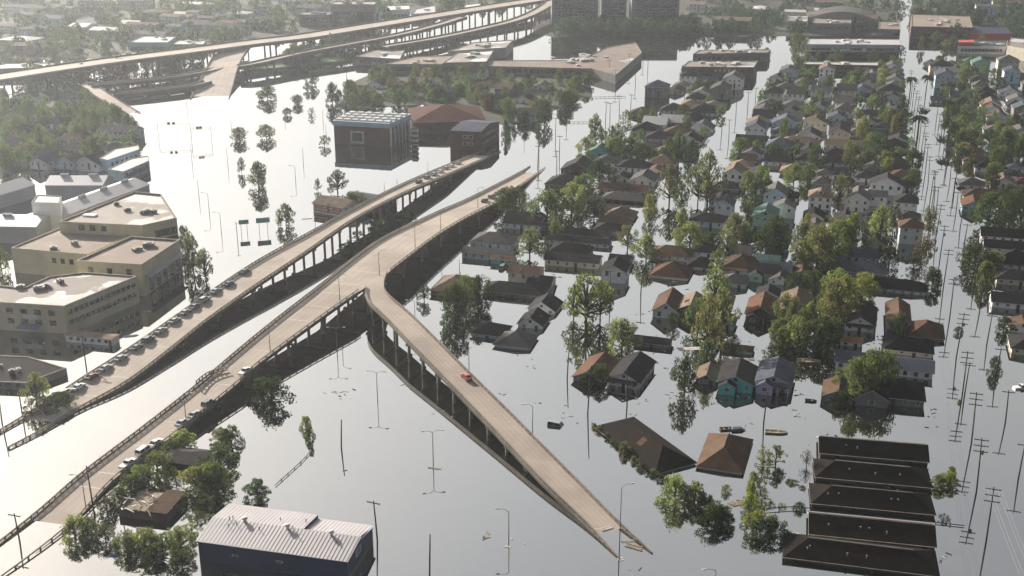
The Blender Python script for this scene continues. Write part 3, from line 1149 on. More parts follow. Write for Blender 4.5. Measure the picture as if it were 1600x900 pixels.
def stations(lpx, rpx, ztab, n):
    """both edges as world points; stations matched by share of length on the ground"""
    def edge(px):
        f = smooth_line(px, n)
        m = len(f) - 1
        w_ = [P(p.x, p.y, interp(ztab, i / m)) for i, p in enumerate(f)]
        # second pass: z by share of ground length
        for _ in range(2):
            ln = [0.0]
            for a, b in zip(w_, w_[1:]):
                ln.append(ln[-1] + (b - a).length)
            w_ = [P(p.x, p.y, interp(ztab, l / ln[-1])) for p, l in zip(f, ln)]
        out = []
        for i in range(n + 1):
            s = ln[-1] * i / n
            k = max(j for j in range(len(ln)) if ln[j] <= s + 1e-6)
            k = min(k, len(ln) - 2)
            t = (s - ln[k]) / max(ln[k + 1] - ln[k], 1e-6)
            out.append(w_[k].lerp(w_[k + 1], min(max(t, 0), 1)))
        return out
    return edge(lpx), edge(rpx)


def sweep(b, path, off_in, w0, w1, z0, z1, side, mi=0):
    """a rectangular bar along a path: from w0 to w1 inwards of the edge, z0..z1 above it"""
    rings = []
    for p, q in zip(path, off_in):
        d = (q - p)
        d.z = 0
        d.normalize()
        a, c = p + d * w0, p + d * w1
        rings.append([(a.x, a.y, p.z + z0), (c.x, c.y, p.z + z0), (c.x, c.y, p.z + z1), (a.x, a.y, p.z + z1)])
    n = len(rings)
    vs_ = [v for r_ in rings for v in r_]
    fs = []
    for i in range(n - 1):
        for j in range(4):
            fs.append((i * 4 + j, i * 4 + (j + 1) % 4, (i + 1) * 4 + (j + 1) % 4, (i + 1) * 4 + j))
    fs += [(0, 3, 2, 1), tuple((n - 1) * 4 + j for j in range(4))]
    b.add(vs_, fs, mi)


def uv_deck(o, n, length):
    """across 0..1, along in metres"""
    me = o.data
    lay = me.uv_layers.new(name='UVMap')
    for lp in me.loops:
        i, s = divmod(lp.vertex_index, 2)
        lay.data[lp.index].uv = (s, length * i / n)


def overpass(name, desc, lpx, rpx, ztab, n, pier_step, joints=(), rail=True, thick=0.9, post_step=2.2, group='elevated roads', skip_piers=(), cols=3, deckm='concrete_deck', rail_l=True, rail_r=True, minz=1.6):
    Lw, Rw = stations(lpx, rpx, ztab, n)
    c = Lw[n // 2]
    t = thing(name, desc, 'overpass', (0, 0, 0), 0, group, own=True, at=(Lw[n // 2] + Rw[n // 2]) / 2)
    d = MB()
    d.add([p for pr in zip(Lw, Rw) for p in pr], [(2 * i, 2 * i + 1, 2 * i + 3, 2 * i + 2) for i in range(n)])
    uv_deck(d.build('deck', deckm, t), n, sum((Lw[i + 1] - Lw[i]).length for i in range(n)))
    g = MB()
    lo = [(p.x, p.y, p.z - thick) for pr in zip(Lw, Rw) for p in pr]
    hi = [(p.x, p.y, p.z - .005) for pr in zip(Lw, Rw) for p in pr]
    m = len(lo)
    g.add(lo + hi, [(2 * i, 2 * i + 2, 2 * i + 3, 2 * i + 1) for i in range(n)] + [(2 * i, m + 2 * i, m + 2 * i + 2, 2 * i + 2) for i in range(n)]
          + [(2 * i + 1, 2 * i + 3, m + 2 * i + 3, m + 2 * i + 1) for i in range(n)])
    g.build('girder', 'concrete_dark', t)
    if rail:
        for path, other, ok in ((Lw, Rw, rail_l), (Rw, Lw, rail_r)):
            if not ok:
                continue
            b = MB()
            sweep(b, path, other, -.02, .32, -.25, .28, 1)
            sweep(b, path, other, .0, .26, .78, 1.06, 1)
            sweep(b, path, other, .05, .2, .5, .62, 1)
            acc = 0.0
            for i in range(n):
                a, e = path[i], path[i + 1]
                ln = (e - a).length
                s = acc
                while s < ln:
                    q = a.lerp(e, s / ln)
                    dr = (other[i].lerp(other[i + 1], s / ln) - q)
                    dr.z = 0
                    dr.normalize()
                    f = (e - a).normalized() * .17
                    q0, q1 = q + dr * .01, q + dr * .25
                    b.hexa([q0 - f + Vector((0, 0, .27)), q0 + f + Vector((0, 0, .27)), q1 + f + Vector((0, 0, .27)), q1 - f + Vector((0, 0, .27))],
                           [q0 - f + Vector((0, 0, .8)), q0 + f + Vector((0, 0, .8)), q1 + f + Vector((0, 0, .8)), q1 - f + Vector((0, 0, .8))])
                    s += post_step
                acc = s - ln
            kind(b.build('railing', 'concrete', t), 'stuff')
    # piers: a cap beam on columns
    tot = [0.0]
    for i in range(n):
        tot.append(tot[-1] + ((Lw[i + 1] - Lw[i]).length + (Rw[i + 1] - Rw[i]).length) / 2)
    s = pier_step * .5
    while s < tot[-1]:
        k = min(max(j for j in range(n + 1) if tot[j] <= s), n - 1)
        f = (s - tot[k]) / (tot[k + 1] - tot[k])
        a, b_ = Lw[k].lerp(Lw[k + 1], f), Rw[k].lerp(Rw[k + 1], f)
        s += pier_step
        if a.z < minz:
            continue
        u = (b_ - a)
        ln = u.length
        u.normalize()
        cap = MB().bar(a + u * .25 + Vector((0, 0, -thick - .45)), b_ - u * .25 + Vector((0, 0, -thick - .45)), 1.1, .9)
        cp = cap.build('pier', 'concrete', t)
        for j in range(cols):
            q = a + u * (ln * (.12 + .76 * j / max(cols - 1, 1)))
            MB().tube([(q.x, q.y, -1.5), (q.x, q.y, q.z - thick - .85)], .48, 8).build('column', 'concrete', cp, True)
    # expansion joints: pale strips across the deck
    for f in joints:
        s = tot[-1] * f
        k = min(max(j for j in range(n + 1) if tot[j] <= s), n - 1)
        ff = (s - tot[k]) / (tot[k + 1] - tot[k])
        a, b_ = Lw[k].lerp(Lw[k + 1], ff), Rw[k].lerp(Rw[k + 1], ff)
        u = (b_ - a).normalized()
        fw = (Lw[k + 1] - Lw[k]).normalized() * .15
        zz = Vector((0, 0, .012))
        MB().add([a + u * .4 - fw + zz, b_ - u * .4 - fw + zz, b_ - u * .4 + fw + zz, a + u * .4 + fw + zz], [(0, 1, 2, 3)]).build('expansion_joint', 'dull_white', t)
    return t, Lw, Rw


LEFT_L = [(-40, 700), (0, 676), (67, 635), (120, 599), (200, 548), (275, 496), (332, 456), (400, 411), (482, 366), (565, 321), (625, 291), (680, 267), (733, 246), (757, 237)]
LEFT_R = [(15, 703), (67, 675), (120, 643), (197, 600), (262, 551), (325, 501), (397, 450), (475, 398), (550, 346), (625, 306), (700, 274), (762, 247), (783, 238)]
ov_left = overpass('parked_car_overpass', 'concrete overpass with a line of cars parked along its railing', LEFT_L, LEFT_R,
                   [(0, -.3), (.08, .2), (.2, 2.4), (.36, 5.2), (.52, 7.4), (.66, 7.0), (.8, 4.4), (.93, .5), (1, -.4)], 90, 21,
                   joints=(.095, .13, .19, .25, .31, .375, .425, .455, .485, .56))

MAIN_L = [(-60, 897), (0, 850), (62, 800), (130, 741), (217, 675), (305, 606), (400, 526), (497, 450), (587, 381), (675, 337), (732, 312), (797, 279), (828, 262)]
MAIN_R = [(5, 905), (50, 872), (95, 836), (128, 806), (180, 749), (272, 681), (375, 597), (400, 573), (487, 508), (565, 453), (604, 428), (675, 374), (725, 343), (775, 317), (815, 290), (852, 264)]
ov_main = overpass('central_overpass', 'long central concrete overpass running diagonally from the flooded ramp', MAIN_L, MAIN_R,
                   [(0, -.5), (.07, .1), (.16, 1.6), (.3, 4.6), (.43, 7.6), (.55, 8.0), (.66, 6.6), (.82, 3.0), (.95, .3), (1, -.5)], 100, 19,
                   joints=(.10, .118, .155, .19, .25, .31, .37, .40, .43, .455, .49), rail_r=False)
# the railing on the near side is interrupted at the ramp: build it in two runs
def rail_run(t, Rw, Lw, i0, i1):
    b = MB()
    path, oth = Rw[i0:i1 + 1], Lw[i0:i1 + 1]
    sweep(b, path, oth, -.02, .32, -.25, .28, 1)
    sweep(b, path, oth, .0, .26, .78, 1.06, 1)
    for i in range(len(path) - 1):
        ln = (path[i + 1] - path[i]).length
        k = max(1, int(ln / 2.2))
        for j in range(k):
            q = path[i].lerp(path[i + 1], j / k)
            dr = (oth[i] - q)
            dr.z = 0
            dr.normalize()
            f = (path[i + 1] - path[i]).normalized() * .17
            q0, q1 = q + dr * .01, q + dr * .25
            up0, up1 = Vector((0, 0, .27)), Vector((0, 0, .8))
            b.hexa([q0 - f + up0, q0 + f + up0, q1 + f + up0, q1 - f + up0], [q0 - f + up1, q0 + f + up1, q1 + f + up1, q1 - f + up1])
    kind(b.build('railing', 'concrete', t), 'stuff')


_, mL, mR = ov_main
gx = [i for i in range(len(mR)) if pix(mR[i])[0] < 562]
gy = [i for i in range(len(mR)) if pix(mR[i])[0] > 606]
rail_run(ov_main[0], mR, mL, 0, gx[-1])
rail_run(ov_main[0], mR, mL, gy[0], len(mR) - 1)

RAMP_L = [(571, 449), (571, 462), (580, 477), (607, 503), (640, 538), (687, 586), (770, 673), (850, 758), (915, 821), (966, 877)]
RAMP_R = [(605, 427), (600, 446), (607, 463), (650, 501), (735, 586), (800, 650), (832, 683), (895, 746), (965, 817), (1020, 869)]
ov_ramp = overpass('curved_ramp', 'single lane concrete ramp descending into the water from the central overpass', RAMP_L, RAMP_R,
                   [(0, 8.0), (.12, 7.9), (.3, 7.0), (.55, 4.3), (.8, 1.5), (.93, .05), (1, -.7)], 70, 11, cols=2)
# bent railing piece knocked out of the central overpass
q = P(307, 600, 4.4)
t = thing('bent_railing', 'broken piece of railing bowed out beside the central overpass', 'railing', q, 0, own=True)
b = MB()
for k_ in range(8):
    s0, s1 = k_ / 8, (k_ + 1) / 8
    fa = Vector((6.5 * s0, 9.5 * s0 + 1.6 * math.sin(math.pi * s0), 0)) + Vector((-1.2 * math.sin(math.pi * s0), 0, 0))
    fb = Vector((6.5 * s1, 9.5 * s1 + 1.6 * math.sin(math.pi * s1), 0)) + Vector((-1.2 * math.sin(math.pi * s1), 0, 0))
    b.bar(fa + Vector((0, 0, .9)), fb + Vector((0, 0, .9)), .25)
    b.bar(fa + Vector((0, 0, .1)), fb + Vector((0, 0, .1)), .3)
    b.bar(fa + Vector((0, 0, 0)), fa + Vector((0, 0, .9)), .28)
b.build('rail', 'concrete', t)

# far elevated highway and its interchange
def highway(name, desc, cpx, width_px_or_m, z, n, step, cols=2, thick=1.6, rail=True):
    """centre line in photograph points at deck level z (or z table), constant width in metres"""
    f = smooth_line(cpx, n)
    zt = z if isinstance(z, list) else [(0, z), (1, z)]
    m = len(f) - 1
    cw = [P(p.x, p.y, interp(zt, i / m)) for i, p in enumerate(f)]
    ln = [0.0]
    for a, b in zip(cw, cw[1:]):
        ln.append(ln[-1] + (b - a).length)
    C = []
    for i in range(n + 1):
        s = ln[-1] * i / n
        k = min(max(j for j in range(len(ln)) if ln[j] <= s + 1e-6), len(ln) - 2)
        C.append(cw[k].lerp(cw[k + 1], (s - ln[k]) / max(ln[k + 1] - ln[k], 1e-6)))
    Lw, Rw = [], []
    for i in range(n + 1):
        d_ = C[min(i + 1, n)] - C[max(i - 1, 0)]
        d_.z = 0
        d_.normalize()
        nn = Vector((-d_.y, d_.x, 0)) * (width_px_or_m / 2)
        Lw.append(C[i] + nn)
        Rw.append(C[i] - nn)
    t = thing(name, desc, 'overpass', (0, 0, 0), 0, 'far elevated highway', own=True, at=C[n // 2])
    dk = MB().add([p for pr in zip(Lw, Rw) for p in pr], [(2 * i, 2 * i + 1, 2 * i + 3, 2 * i + 2) for i in range(n)])
    uv_deck(dk.build('deck', 'concrete_deck', t), n, ln[-1])
    g = MB()
    lo = [(p.x, p.y, p.z - thick) for pr in zip(Lw, Rw) for p in pr]
    hi = [(p.x, p.y, p.z - .01) for pr in zip(Lw, Rw) for p in pr]
    mm = len(lo)
    g.add(lo + hi, [(2 * i, 2 * i + 2, 2 * i + 3, 2 * i + 1) for i in range(n)] + [(2 * i, mm + 2 * i, mm + 2 * i + 2, 2 * i + 2) for i in range(n)]
          + [(2 * i + 1, 2 * i + 3, mm + 2 * i + 3, mm + 2 * i + 1) for i in range(n)])
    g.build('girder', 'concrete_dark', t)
    for path, oth in ((Lw, Rw), (Rw, Lw)):
        b = MB()
        sweep(b, path, oth, .0, .35, .0, .95, 1)
        b.build('barrier', 'concrete', t)
    tot = ln[-1]
    s = step / 2
    while s < tot:
        k = min(int(s / tot * n), n - 1)
        a, b_ = Lw[k], Rw[k]
        s += step
        if a.z < 2.2:
            continue
        u = (b_ - a)
        w_ = u.length
        u.normalize()
        cp = MB().bar(a + u * .4 + Vector((0, 0, -thick - .6)), b_ - u * .4 + Vector((0, 0, -thick - .6)), 1.4, 1.2).build('pier', 'concrete', t)
        for j in range(cols):
            q_ = a + u * (w_ * (.15 + .7 * j / max(cols - 1, 1)))
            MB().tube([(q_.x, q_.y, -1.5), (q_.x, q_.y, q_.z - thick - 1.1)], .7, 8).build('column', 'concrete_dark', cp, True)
    return t


highway('highway_viaduct', 'far double-width highway viaduct crossing behind the interchange', [(-60, 132), (0, 121), (160, 97), (300, 79), (400, 66), (470, 58), (540, 47), (640, 31), (760, 12), (850, -2)], 24, 12.0, 60, 26, cols=3)
highway('highway_viaduct', 'far viaduct lane joining the highway from the wide flooded ramp', [(372, 104), (400, 99), (470, 83), (540, 70), (620, 55), (680, 40), (722, 27)], 10, [(0, 6.5), (.4, 9), (1, 12)], 40, 22)
highway('highway_viaduct', 'far viaduct lane curving above the flat-roofed warehouses', [(600, 73), (680, 60), (760, 43), (810, 30), (845, 14), (868, -3)], 11, [(0, 7.0), (.5, 10), (1, 12)], 40, 22)
highway('highway_viaduct', 'low curved viaduct lane passing under the far highway', [(140, 134), (200, 128), (260, 122), (330, 110), (380, 96)], 8, 5.0, 30, 16)
highway('highway_viaduct', 'low straight viaduct lane over water beside the wide ramp', [(175, 148), (230, 143), (290, 136), (325, 128)], 7, 3.2, 24, 14)
ov_boat = overpass('wide_ramp', 'wide far concrete ramp sloping down into the bright water', [(297, 156), (308, 135), (326, 100), (340, 84), (362, 73)], [(358, 155), (364, 135), (370, 112), (378, 92), (392, 72)],
                   [(0, -.3), (.12, .3), (.4, 4.0), (.75, 8.5), (1, 10.5)], 30, 20, group='far elevated highway', thick=1.2)
ov_small = overpass('narrow_ramp', 'narrow far ramp dipping into the water beside dark trees', [(122, 133), (150, 152), (183, 171), (207, 184)], [(142, 127), (162, 142), (195, 163), (220, 178)],
                    [(0, 5.0), (.4, 3.5), (.8, .6), (1, -.4)], 24, 16, group='far elevated highway')
# ------------------------------------------------------------------ tan industrial complex
t, lo = block('industrial_building', 'tall rear block of the tan industrial complex, white-streaked flat roof', 'building',
              [(92, 346), (222, 352), (276, 340), (252, 303), (210, 299)], 13.5, 'wall_tan', 'flat_pale', .6,
              [(1, 2, 5, 1.6, 2.2, 9.0, -3.6, 'window', False, True, .35, .95), (0, 1, 3, 1.8, 1.8, 11.5, 3, 'window', False, True, .2, .6)])
roof_boxes(t, lo, 13.5, 5, 1)
bx = MB().box(-2.5, 2.5, -1.2, 1.2, 0, 4).build('stair_head', 'wall_white', t)
bx.location = P(141, 352, 9.5) - Vector(t.location) + Vector((0, 1.0, 0))
bx.rotation_euler[2] = math.atan2((lo[1] - lo[0]).y, (lo[1] - lo[0]).x)
t, lo = block('industrial_building', 'low middle block of the tan complex with plain brown flat roof', 'building',
              [(17, 387), (136, 397), (206, 366), (92, 356)], 9.5, 'wall_tan', 'flat_gravel', .5, [(0, 1, 4, 1.4, 1.6, 6, 3, 'window', False, True, .5, .95)])
roof_boxes(t, lo, 9.5, 2, 2)
t, lo = block('industrial_building', 'garage block of the tan complex with tall dark doors facing the overpass', 'building',
              [(119, 407), (221, 413), (281, 374), (205, 369)], 11.5, 'wall_tan', 'flat_gravel', .7,
              [(1, 1, 5, 2.4, 4.4, 3.0, 4, 'loading_door', True, True, .1, .98), (0, 1, 3, 1.6, 1.8, 8.4, 3)])
roof_boxes(t, lo, 11.5, 2, 3, (2, 4))
dd = lo[2] - lo[1]
nn = Vector((dd.y, -dd.x, 0)).normalized()
cn = MB()
a_, b_ = lo[1] + dd * .06, lo[2] - dd * .01
cn.hexa([a_ + Vector((0, 0, 6.6)), a_ + nn * 2.2 + Vector((0, 0, 6.3)), b_ + nn * 2.2 + Vector((0, 0, 6.3)), b_ + Vector((0, 0, 6.6))],
        [a_ + Vector((0, 0, 6.95)), a_ + nn * 2.2 + Vector((0, 0, 6.6)), b_ + nn * 2.2 + Vector((0, 0, 6.6)), b_ + Vector((0, 0, 6.95))])
cn.build('canopy', 'metal_roof', t)
t, lo = block('industrial_building', 'long front wing of the tan complex with two rows of windows', 'building',
              [(-95, 466), (0, 472), (100, 478), (214, 431), (132, 425), (76, 432), (36, 450), (-40, 440)], 9.5, 'wall_tan', 'flat_pale', .5,
              [(2, 2, 13, 1.5, 1.3, 3.4, 3.4, 'window', True, True, .03, .97), (1, 2, 4, 1.9, 1.5, 3.4, 3.4, 'window', True, True, .02, .9)])
roof_boxes(t, lo, 9.5, 6, 4, (1, 3))
e0, e1 = lo[1], lo[2]
dd = e1 - e0
nn = Vector((dd.y, -dd.x, 0)).normalized()
a_, b_ = e0 + dd * .28, e0 + dd * .62
cn = MB().hexa([a_ + Vector((0, 0, 2.6)), a_ + nn * 3 + Vector((0, 0, 2.1)), b_ + nn * 3 + Vector((0, 0, 2.1)), b_ + Vector((0, 0, 2.6))],
               [a_ + Vector((0, 0, 2.8)), a_ + nn * 3 + Vector((0, 0, 2.3)), b_ + nn * 3 + Vector((0, 0, 2.3)), b_ + Vector((0, 0, 2.8))])
cn.build('awning', 'awning', t)
pn = MB().bar(e0 + dd * .33 + nn * .06 + Vector((0, 0, 5.0)), e0 + dd * .55 + nn * .06 + Vector((0, 0, 5.0)), .1, 1.5)
pn.build('sign_board', 'trim', t)
# long trailer moored beside it
a, b = P(103, 534, 0), P(176, 541, 0)
t = gable_block('office_trailer', 'long white office trailer half sunk beside the tan building', 'trailer', Vector((a.x, a.y, 2.2)), Vector((b.x, b.y, 2.2)), 4.0, 2.3, .25, 'wall_white', 'roof_tan')
for i in range(6):
    put_window(t, -6 + i * 2.4, -2.0, 1.35, .9, .8, 0, True, True)
link('door', DOOR_M, t, (7.3, -2.0, 1.0), 0, (.9, 1, 2.0))
# low brown sheds by the overpass foot
t, lo = block('low_shed', 'low brown flat-roofed shed by the foot of the overpass', 'shed', [(-60, 594), (40, 598), (104, 575), (45, 557), (-60, 552)], 2.2, 'wall_grey', 'roof_umber', .25,
              [(0, 1, 6, 1.2, 1.2, 1.4, 2, 'window', True, True)])
roof_boxes(t, lo, 2.6, 3, 8, (.8, 1.6))
# grey metal warehouses and stair tower
t = gable_block('metal_warehouse', 'long grey metal-roofed warehouse running behind the tan complex', 'warehouse', P(97, 338, 7), P(233, 288, 7), 15, 7, 2.2, 'wall_metal', 'metal_roof', vents=4)
t = gable_block('metal_warehouse', 'wide grey metal-roofed shed with two white ridge vents', 'warehouse', P(70, 289, 7), P(160, 289, 7), 15, 7, 2.4, 'wall_metal', 'metal_roof', vents=2)
t = gable_block('metal_warehouse', 'grey gabled warehouse cut by the edge of the photograph, rear row', 'warehouse', P(-60, 322, 6), P(54, 288, 6), 14, 6, 2.4, 'wall_metal', 'metal_roof')
t = gable_block('metal_warehouse', 'low grey metal-roofed warehouse beside the green-windowed stair tower', 'warehouse', P(-60, 352, 7), P(56, 354, 7), 16, 7, 2.0, 'wall_metal', 'metal_roof', vents=1)
t, lo = block('stair_tower', 'pale stair tower with a column of green windows', 'building', [(49, 316), (93, 317), (96, 306), (58, 304)], 13, 'wall_white', 'roof_white', .3)
for i in range(5):
    put_window(t, lo[0].x + 7.5, (lo[0].y + lo[1].y) / 2 - .02, 2.5 + i * 2.1, 2.2, 1.3, math.atan2((lo[1] - lo[0]).y, (lo[1] - lo[0]).x), False, False)
t, lo = block('white_shed', 'long white-roofed shed at the edge of the bright open water', 'shed', [(168, 264), (193, 268), (233, 251), (232, 243), (205, 247)], 5, 'wall_blue', 'roof_white', .3, [(1, 1, 7, 1.8, 2, 2.4, 2)])
t, lo = block('white_shed', 'pale blue long shed behind the white-roofed shed', 'shed', [(155, 247), (168, 250), (218, 233), (216, 226), (180, 232)], 6, 'wall_blue', 'roof_white', .3, [(1, 1, 6, 1.5, 2, 3.0, 2)])

# ------------------------------------------------------------------ brick halls beyond the overpasses
t, lo = block('brick_hall', 'square brick hall with white roof band and grid of skylights', 'building', [(521, 188), (608, 193), (641, 178), (547, 174)], 12.5, 'wall_brick', 'flat_pale', .25,
              [(1, 2, 6, 1.5, 3.2, 4.5, 4.2)], cap='wall_white')
n_ = len(lo)
bd = MB()
ins = inset(lo, -.35)
bd.add([(p.x, p.y, 10.0) for p in ins] + [(p.x, p.y, 12.45) for p in ins], [(i, (i + 1) % n_, n_ + (i + 1) % n_, n_ + i) for i in range(n_)] + [(3, 2, 1, 0), (4, 5, 6, 7)])
bd.build('roof_band', 'wall_blue', t)
for i in range(7):
    for j in range(4):
        f, g = (i + .5) / 7, (j + .5) / 4
        q = (lo[0].lerp(lo[1], f)).lerp(lo[3].lerp(lo[2], f), g)
        sk = MB().hexa([(-2.1, -2.1, 0), (2.1, -2.1, 0), (2.1, 2.1, 0), (-2.1, 2.1, 0)], [(-1.5, -1.5, .9), (1.5, -1.5, .9), (1.5, 1.5, .9), (-1.5, 1.5, .9)])
        o = link('skylight', sk.mesh('skylight', 'roof_white'), t, (q.x, q.y, 12.25), math.atan2((lo[1] - lo[0]).y, (lo[1] - lo[0]).x))
wall_windows(t, lo[0], lo[1], 1, 1, 6.5, 5.5, 4.2, 1, 'panel_window', False, False, .33, .5)
for i in range(7):
    q = lo[1].lerp(lo[2], i / 6)
    MB().tube([(q.x, q.y, -1), (q.x, q.y, 10)], .5, 6).build('column', 'wall_white', t).location = (.9, -.6, 0)
t, lo = block('brick_hall', 'brick block with grey pitched roof standing behind the overpass end', 'building', [(703, 204), (752, 206), (780, 190), (737, 187)], 10, 'wall_brick', 'roof_charcoal', .2,
              [(1, 2, 8, 1.6, 1.6, 3.4, 3.6), (0, 2, 2, 2.0, 1.6, 3.4, 3.6, 'window', False, False, .4, .75)], cap='trim')
rr = MB()
cc = sum(lo, Vector()) / 4
m0, m1 = (lo[0] + lo[3]) / 2, (lo[1] + lo[2]) / 2
zz = 10.05
rr.add([(p.x, p.y, zz) for p in lo] + [(m0.x, m0.y, zz + 2), (m1.x, m1.y, zz + 2)], [(0, 1, 5, 4), (2, 3, 4, 5), (1, 2, 5), (3, 0, 4)])
rr.build('pitched_roof', 'roof_slate', t)
a, b = P(645, 190, 7), P(757, 187, 7)
t = gable_block('red_roofed_hall', 'broad hall with large dull red hip roof behind the brick halls', 'building', a, b, 38, 7, 5.5, 'wall_brick', 'roof_red', kind_='K', ov=1)
for i in range(7):
    put_window(t, -14 + i * 4, -19, 3.2, 1.8, 2.2, 0, False, True)
t = thing('sign_pylon', 'white banded pylon between the two brick halls', 'pylon', P(648, 226), GRID, own=True)
for i in range(4):
    MB().box(-2, 2, -.8, .8, -1 + i * 2.6, .4 + i * 2.6).build('band', 'trim', t)
MB().box(-1.6, 1.6, -.5, .5, -1, 9).build('core', 'wall_dark', t)
t = thing('red_tower', 'small bright red tower rising behind the red-roofed hall', 'tower', P(763, 172), GRID, own=True)
MB().box(-2.2, 2.2, -2.2, 2.2, -1, 7.5).build('wall', 'brickred_paint', t)
MB().hexa([(-2.6, -2.6, 7.5), (2.6, -2.6, 7.5), (2.6, 2.6, 7.5), (-2.6, 2.6, 7.5)], [(-.2, -.2, 10), (.2, -.2, 10), (.2, .2, 10), (-.2, .2, 10)]).build('roof', 'roof_red', t)

# ------------------------------------------------------------------ flat warehouses in the distance
def flat(desc, px, z, wall='wall_grey', roof='flat_pale', wins=(), n=3, seed=0, cat='building', name='flat_building'):
    t, lo = block(name, desc, cat, px, z, wall, roof, .4, wins, 'flat-roofed buildings in the distance')
    roof_boxes(t, lo, z, n, seed, (2, 5), 'roof_white')
    return t


flat('long L-shaped flat warehouse beyond the wooded block', [(763, 103), (925, 107), (962, 117), (1003, 82), (993, 66), (950, 73), (905, 94), (762, 94)], 6, 'wall_grey', 'flat_gravel', [(0, 1, 16, 2.5, 2.2, 3, 2)], 26, 1)
flat('wide flat warehouse with tan roof below the curving viaduct', [(598, 100), (690, 100), (714, 86), (650, 88)], 7, 'wall_grey', 'flat_gravel', [(0, 1, 10, 2.5, 2, 3.5, 2)], 5, 2)
flat('pale flat warehouse next to the tan-roofed one', [(692, 98), (760, 96), (772, 78), (715, 82)], 8, 'wall_grey', 'flat_pale', [(0, 1, 7, 2.5, 2, 4, 2)], 7, 3)
flat('grey flat warehouse tucked under the curving viaduct', [(700, 80), (790, 74), (802, 62), (740, 66)], 8, 'wall_metal', 'flat_pale', [], 6, 4)
flat('small pale flat building beside the viaduct junction', [(555, 88), (625, 92), (632, 78), (585, 78)], 6, 'wall_grey', 'flat_pale', [(0, 1, 6, 2, 2, 3, 2)], 2, 5)
flat('dark two-level flat building standing in the avenue water', [(1066, 104), (1178, 105), (1184, 95), (1076, 95)], 8, 'wall_dark', 'flat_pale', [(0, 2, 14, 2, 1.6, 2.4, 3)], 9, 6)
flat('low dark flat building behind the two-level one', [(1083, 84), (1200, 82), (1204, 77), (1092, 78)], 7, 'wall_grey', 'flat_gravel', [(0, 1, 14, 2, 1.8, 3, 3)], 6, 7)
flat('long pale roofed warehouse between the two far streets', [(1260, 69), (1407, 70), (1406, 61), (1264, 60)], 9, 'wall_metal', 'metal_roof_pale', [(0, 1, 22, 2.2, 2, 5, 3)], 10, 8)
flat('low dark warehouse in front of the long pale one', [(1257, 80), (1400, 81), (1400, 76), (1260, 75)], 5, 'wall_dark', 'flat_pale', [(0, 1, 18, 2.2, 1.8, 2.5, 3)], 8, 9)
flat('long thin white-roofed range before the dark warehouse', [(1255, 100), (1372, 102), (1372, 97), (1258, 96)], 5, 'wall_dark', 'roof_white', [(0, 1, 18, 2.2, 1.8, 2.5, 3)], 3, 10)
flat('broad brick warehouse at the corner of the pole-lined street', [(1424, 41), (1520, 43), (1515, 25), (1424, 22)], 10, 'wall_brick', 'flat_gravel', [(0, 2, 16, 2.4, 2, 3.5, 4)], 8, 11)
t = gable_block('red_edged_store', 'blue-grey gabled store with red edges far down the street', 'building', P(1517, 52, 6), P(1582, 52, 6), 28, 6, 3, 'brickred_paint', 'roof_slate')
flat('long low store with a red sign corner', [(1497, 72), (1572, 73), (1575, 63), (1500, 62)], 6, 'wall_white', 'roof_slate', [(0, 1, 12, 2, 2, 3, 3)], 4, 12)
t, lo = block('red_sign_box', 'bright red sign box on the long low store', 'sign', [(1497, 66), (1522, 66), (1522, 62), (1498, 62)], 8.5, 'brickred_paint', 'brickred_paint', .1)
flat('cream windowless hall at the far street end', [(1574, 71), (1640, 84), (1640, 64), (1580, 58)], 9, 'wall_cream', 'flat_pale', [], 2, 13)
flat('pale low building beside the cottage rows far down the street', [(1230, 32), (1262, 33), (1262, 24), (1232, 24)], 9, 'wall_white', 'flat_pale', [(0, 2, 6, 2, 1.8, 3, 3.5)], 2, 14)
flat('grey long building before the round-roofed arena', [(1270, 36), (1330, 37), (1330, 29), (1272, 28)], 9, 'wall_grey', 'flat_pale', [(0, 1, 9, 2, 1.8, 5, 3.5)], 3, 15)
flat('dark slab beside the far street', [(1372, 45), (1407, 46), (1407, 34), (1374, 33)], 12, 'wall_grey', 'flat_gravel', [(0, 2, 7, 2, 1.8, 4, 3.8)], 2, 16)
# round roofed arena
t = thing('round_roofed_arena', 'wide building with a shallow rounded pale roof', 'building', P(1316, 40), GRID, own=True)
b = MB()
nseg = 18
arc = [(-33 + 66 * i / nseg, 7 + 8 * math.sin(math.pi * i / nseg)) for i in range(nseg + 1)]
b.add([(x, y, z) for y in (-22, 22) for x, z in arc], [(i, i + 1, nseg + 2 + i, nseg + 1 + i) for i in range(nseg)])
b.build('roof', 'roof_grey', t, True)
wb = MB()
wb.add([(x, -22, z - .02) for x, z in arc] + [(x, -22, -1) for x, z in arc], [(i, nseg + 1 + i, nseg + 2 + i, i + 1) for i in range(nseg)])
wb.add([(x, 22, z - .02) for x, z in arc] + [(x, 22, -1) for x, z in arc], [(i, i + 1, nseg + 2 + i, nseg + 1 + i) for i in range(nseg)])
wb.build('wall', 'wall_grey', t)
for i in range(10):
    put_window(t, -27 + i * 6, -22, 4, 2, 2.2, 0, False, True)
# tall slabs at the top edge
def slab(desc, px, z, wall, rows, cols, w_, h_, seed, roof='flat_gravel'):
    t, lo = block('tall_building', desc, 'building', px, z, wall, roof, .6, [(0, rows, cols, w_, h_, 5, (z - 7) / max(rows, 1)), (1, rows, max(2, cols // 3), w_, h_, 5, (z - 7) / max(rows, 1))])
    roof_boxes(t, lo, z, 4, seed, (3, 6))


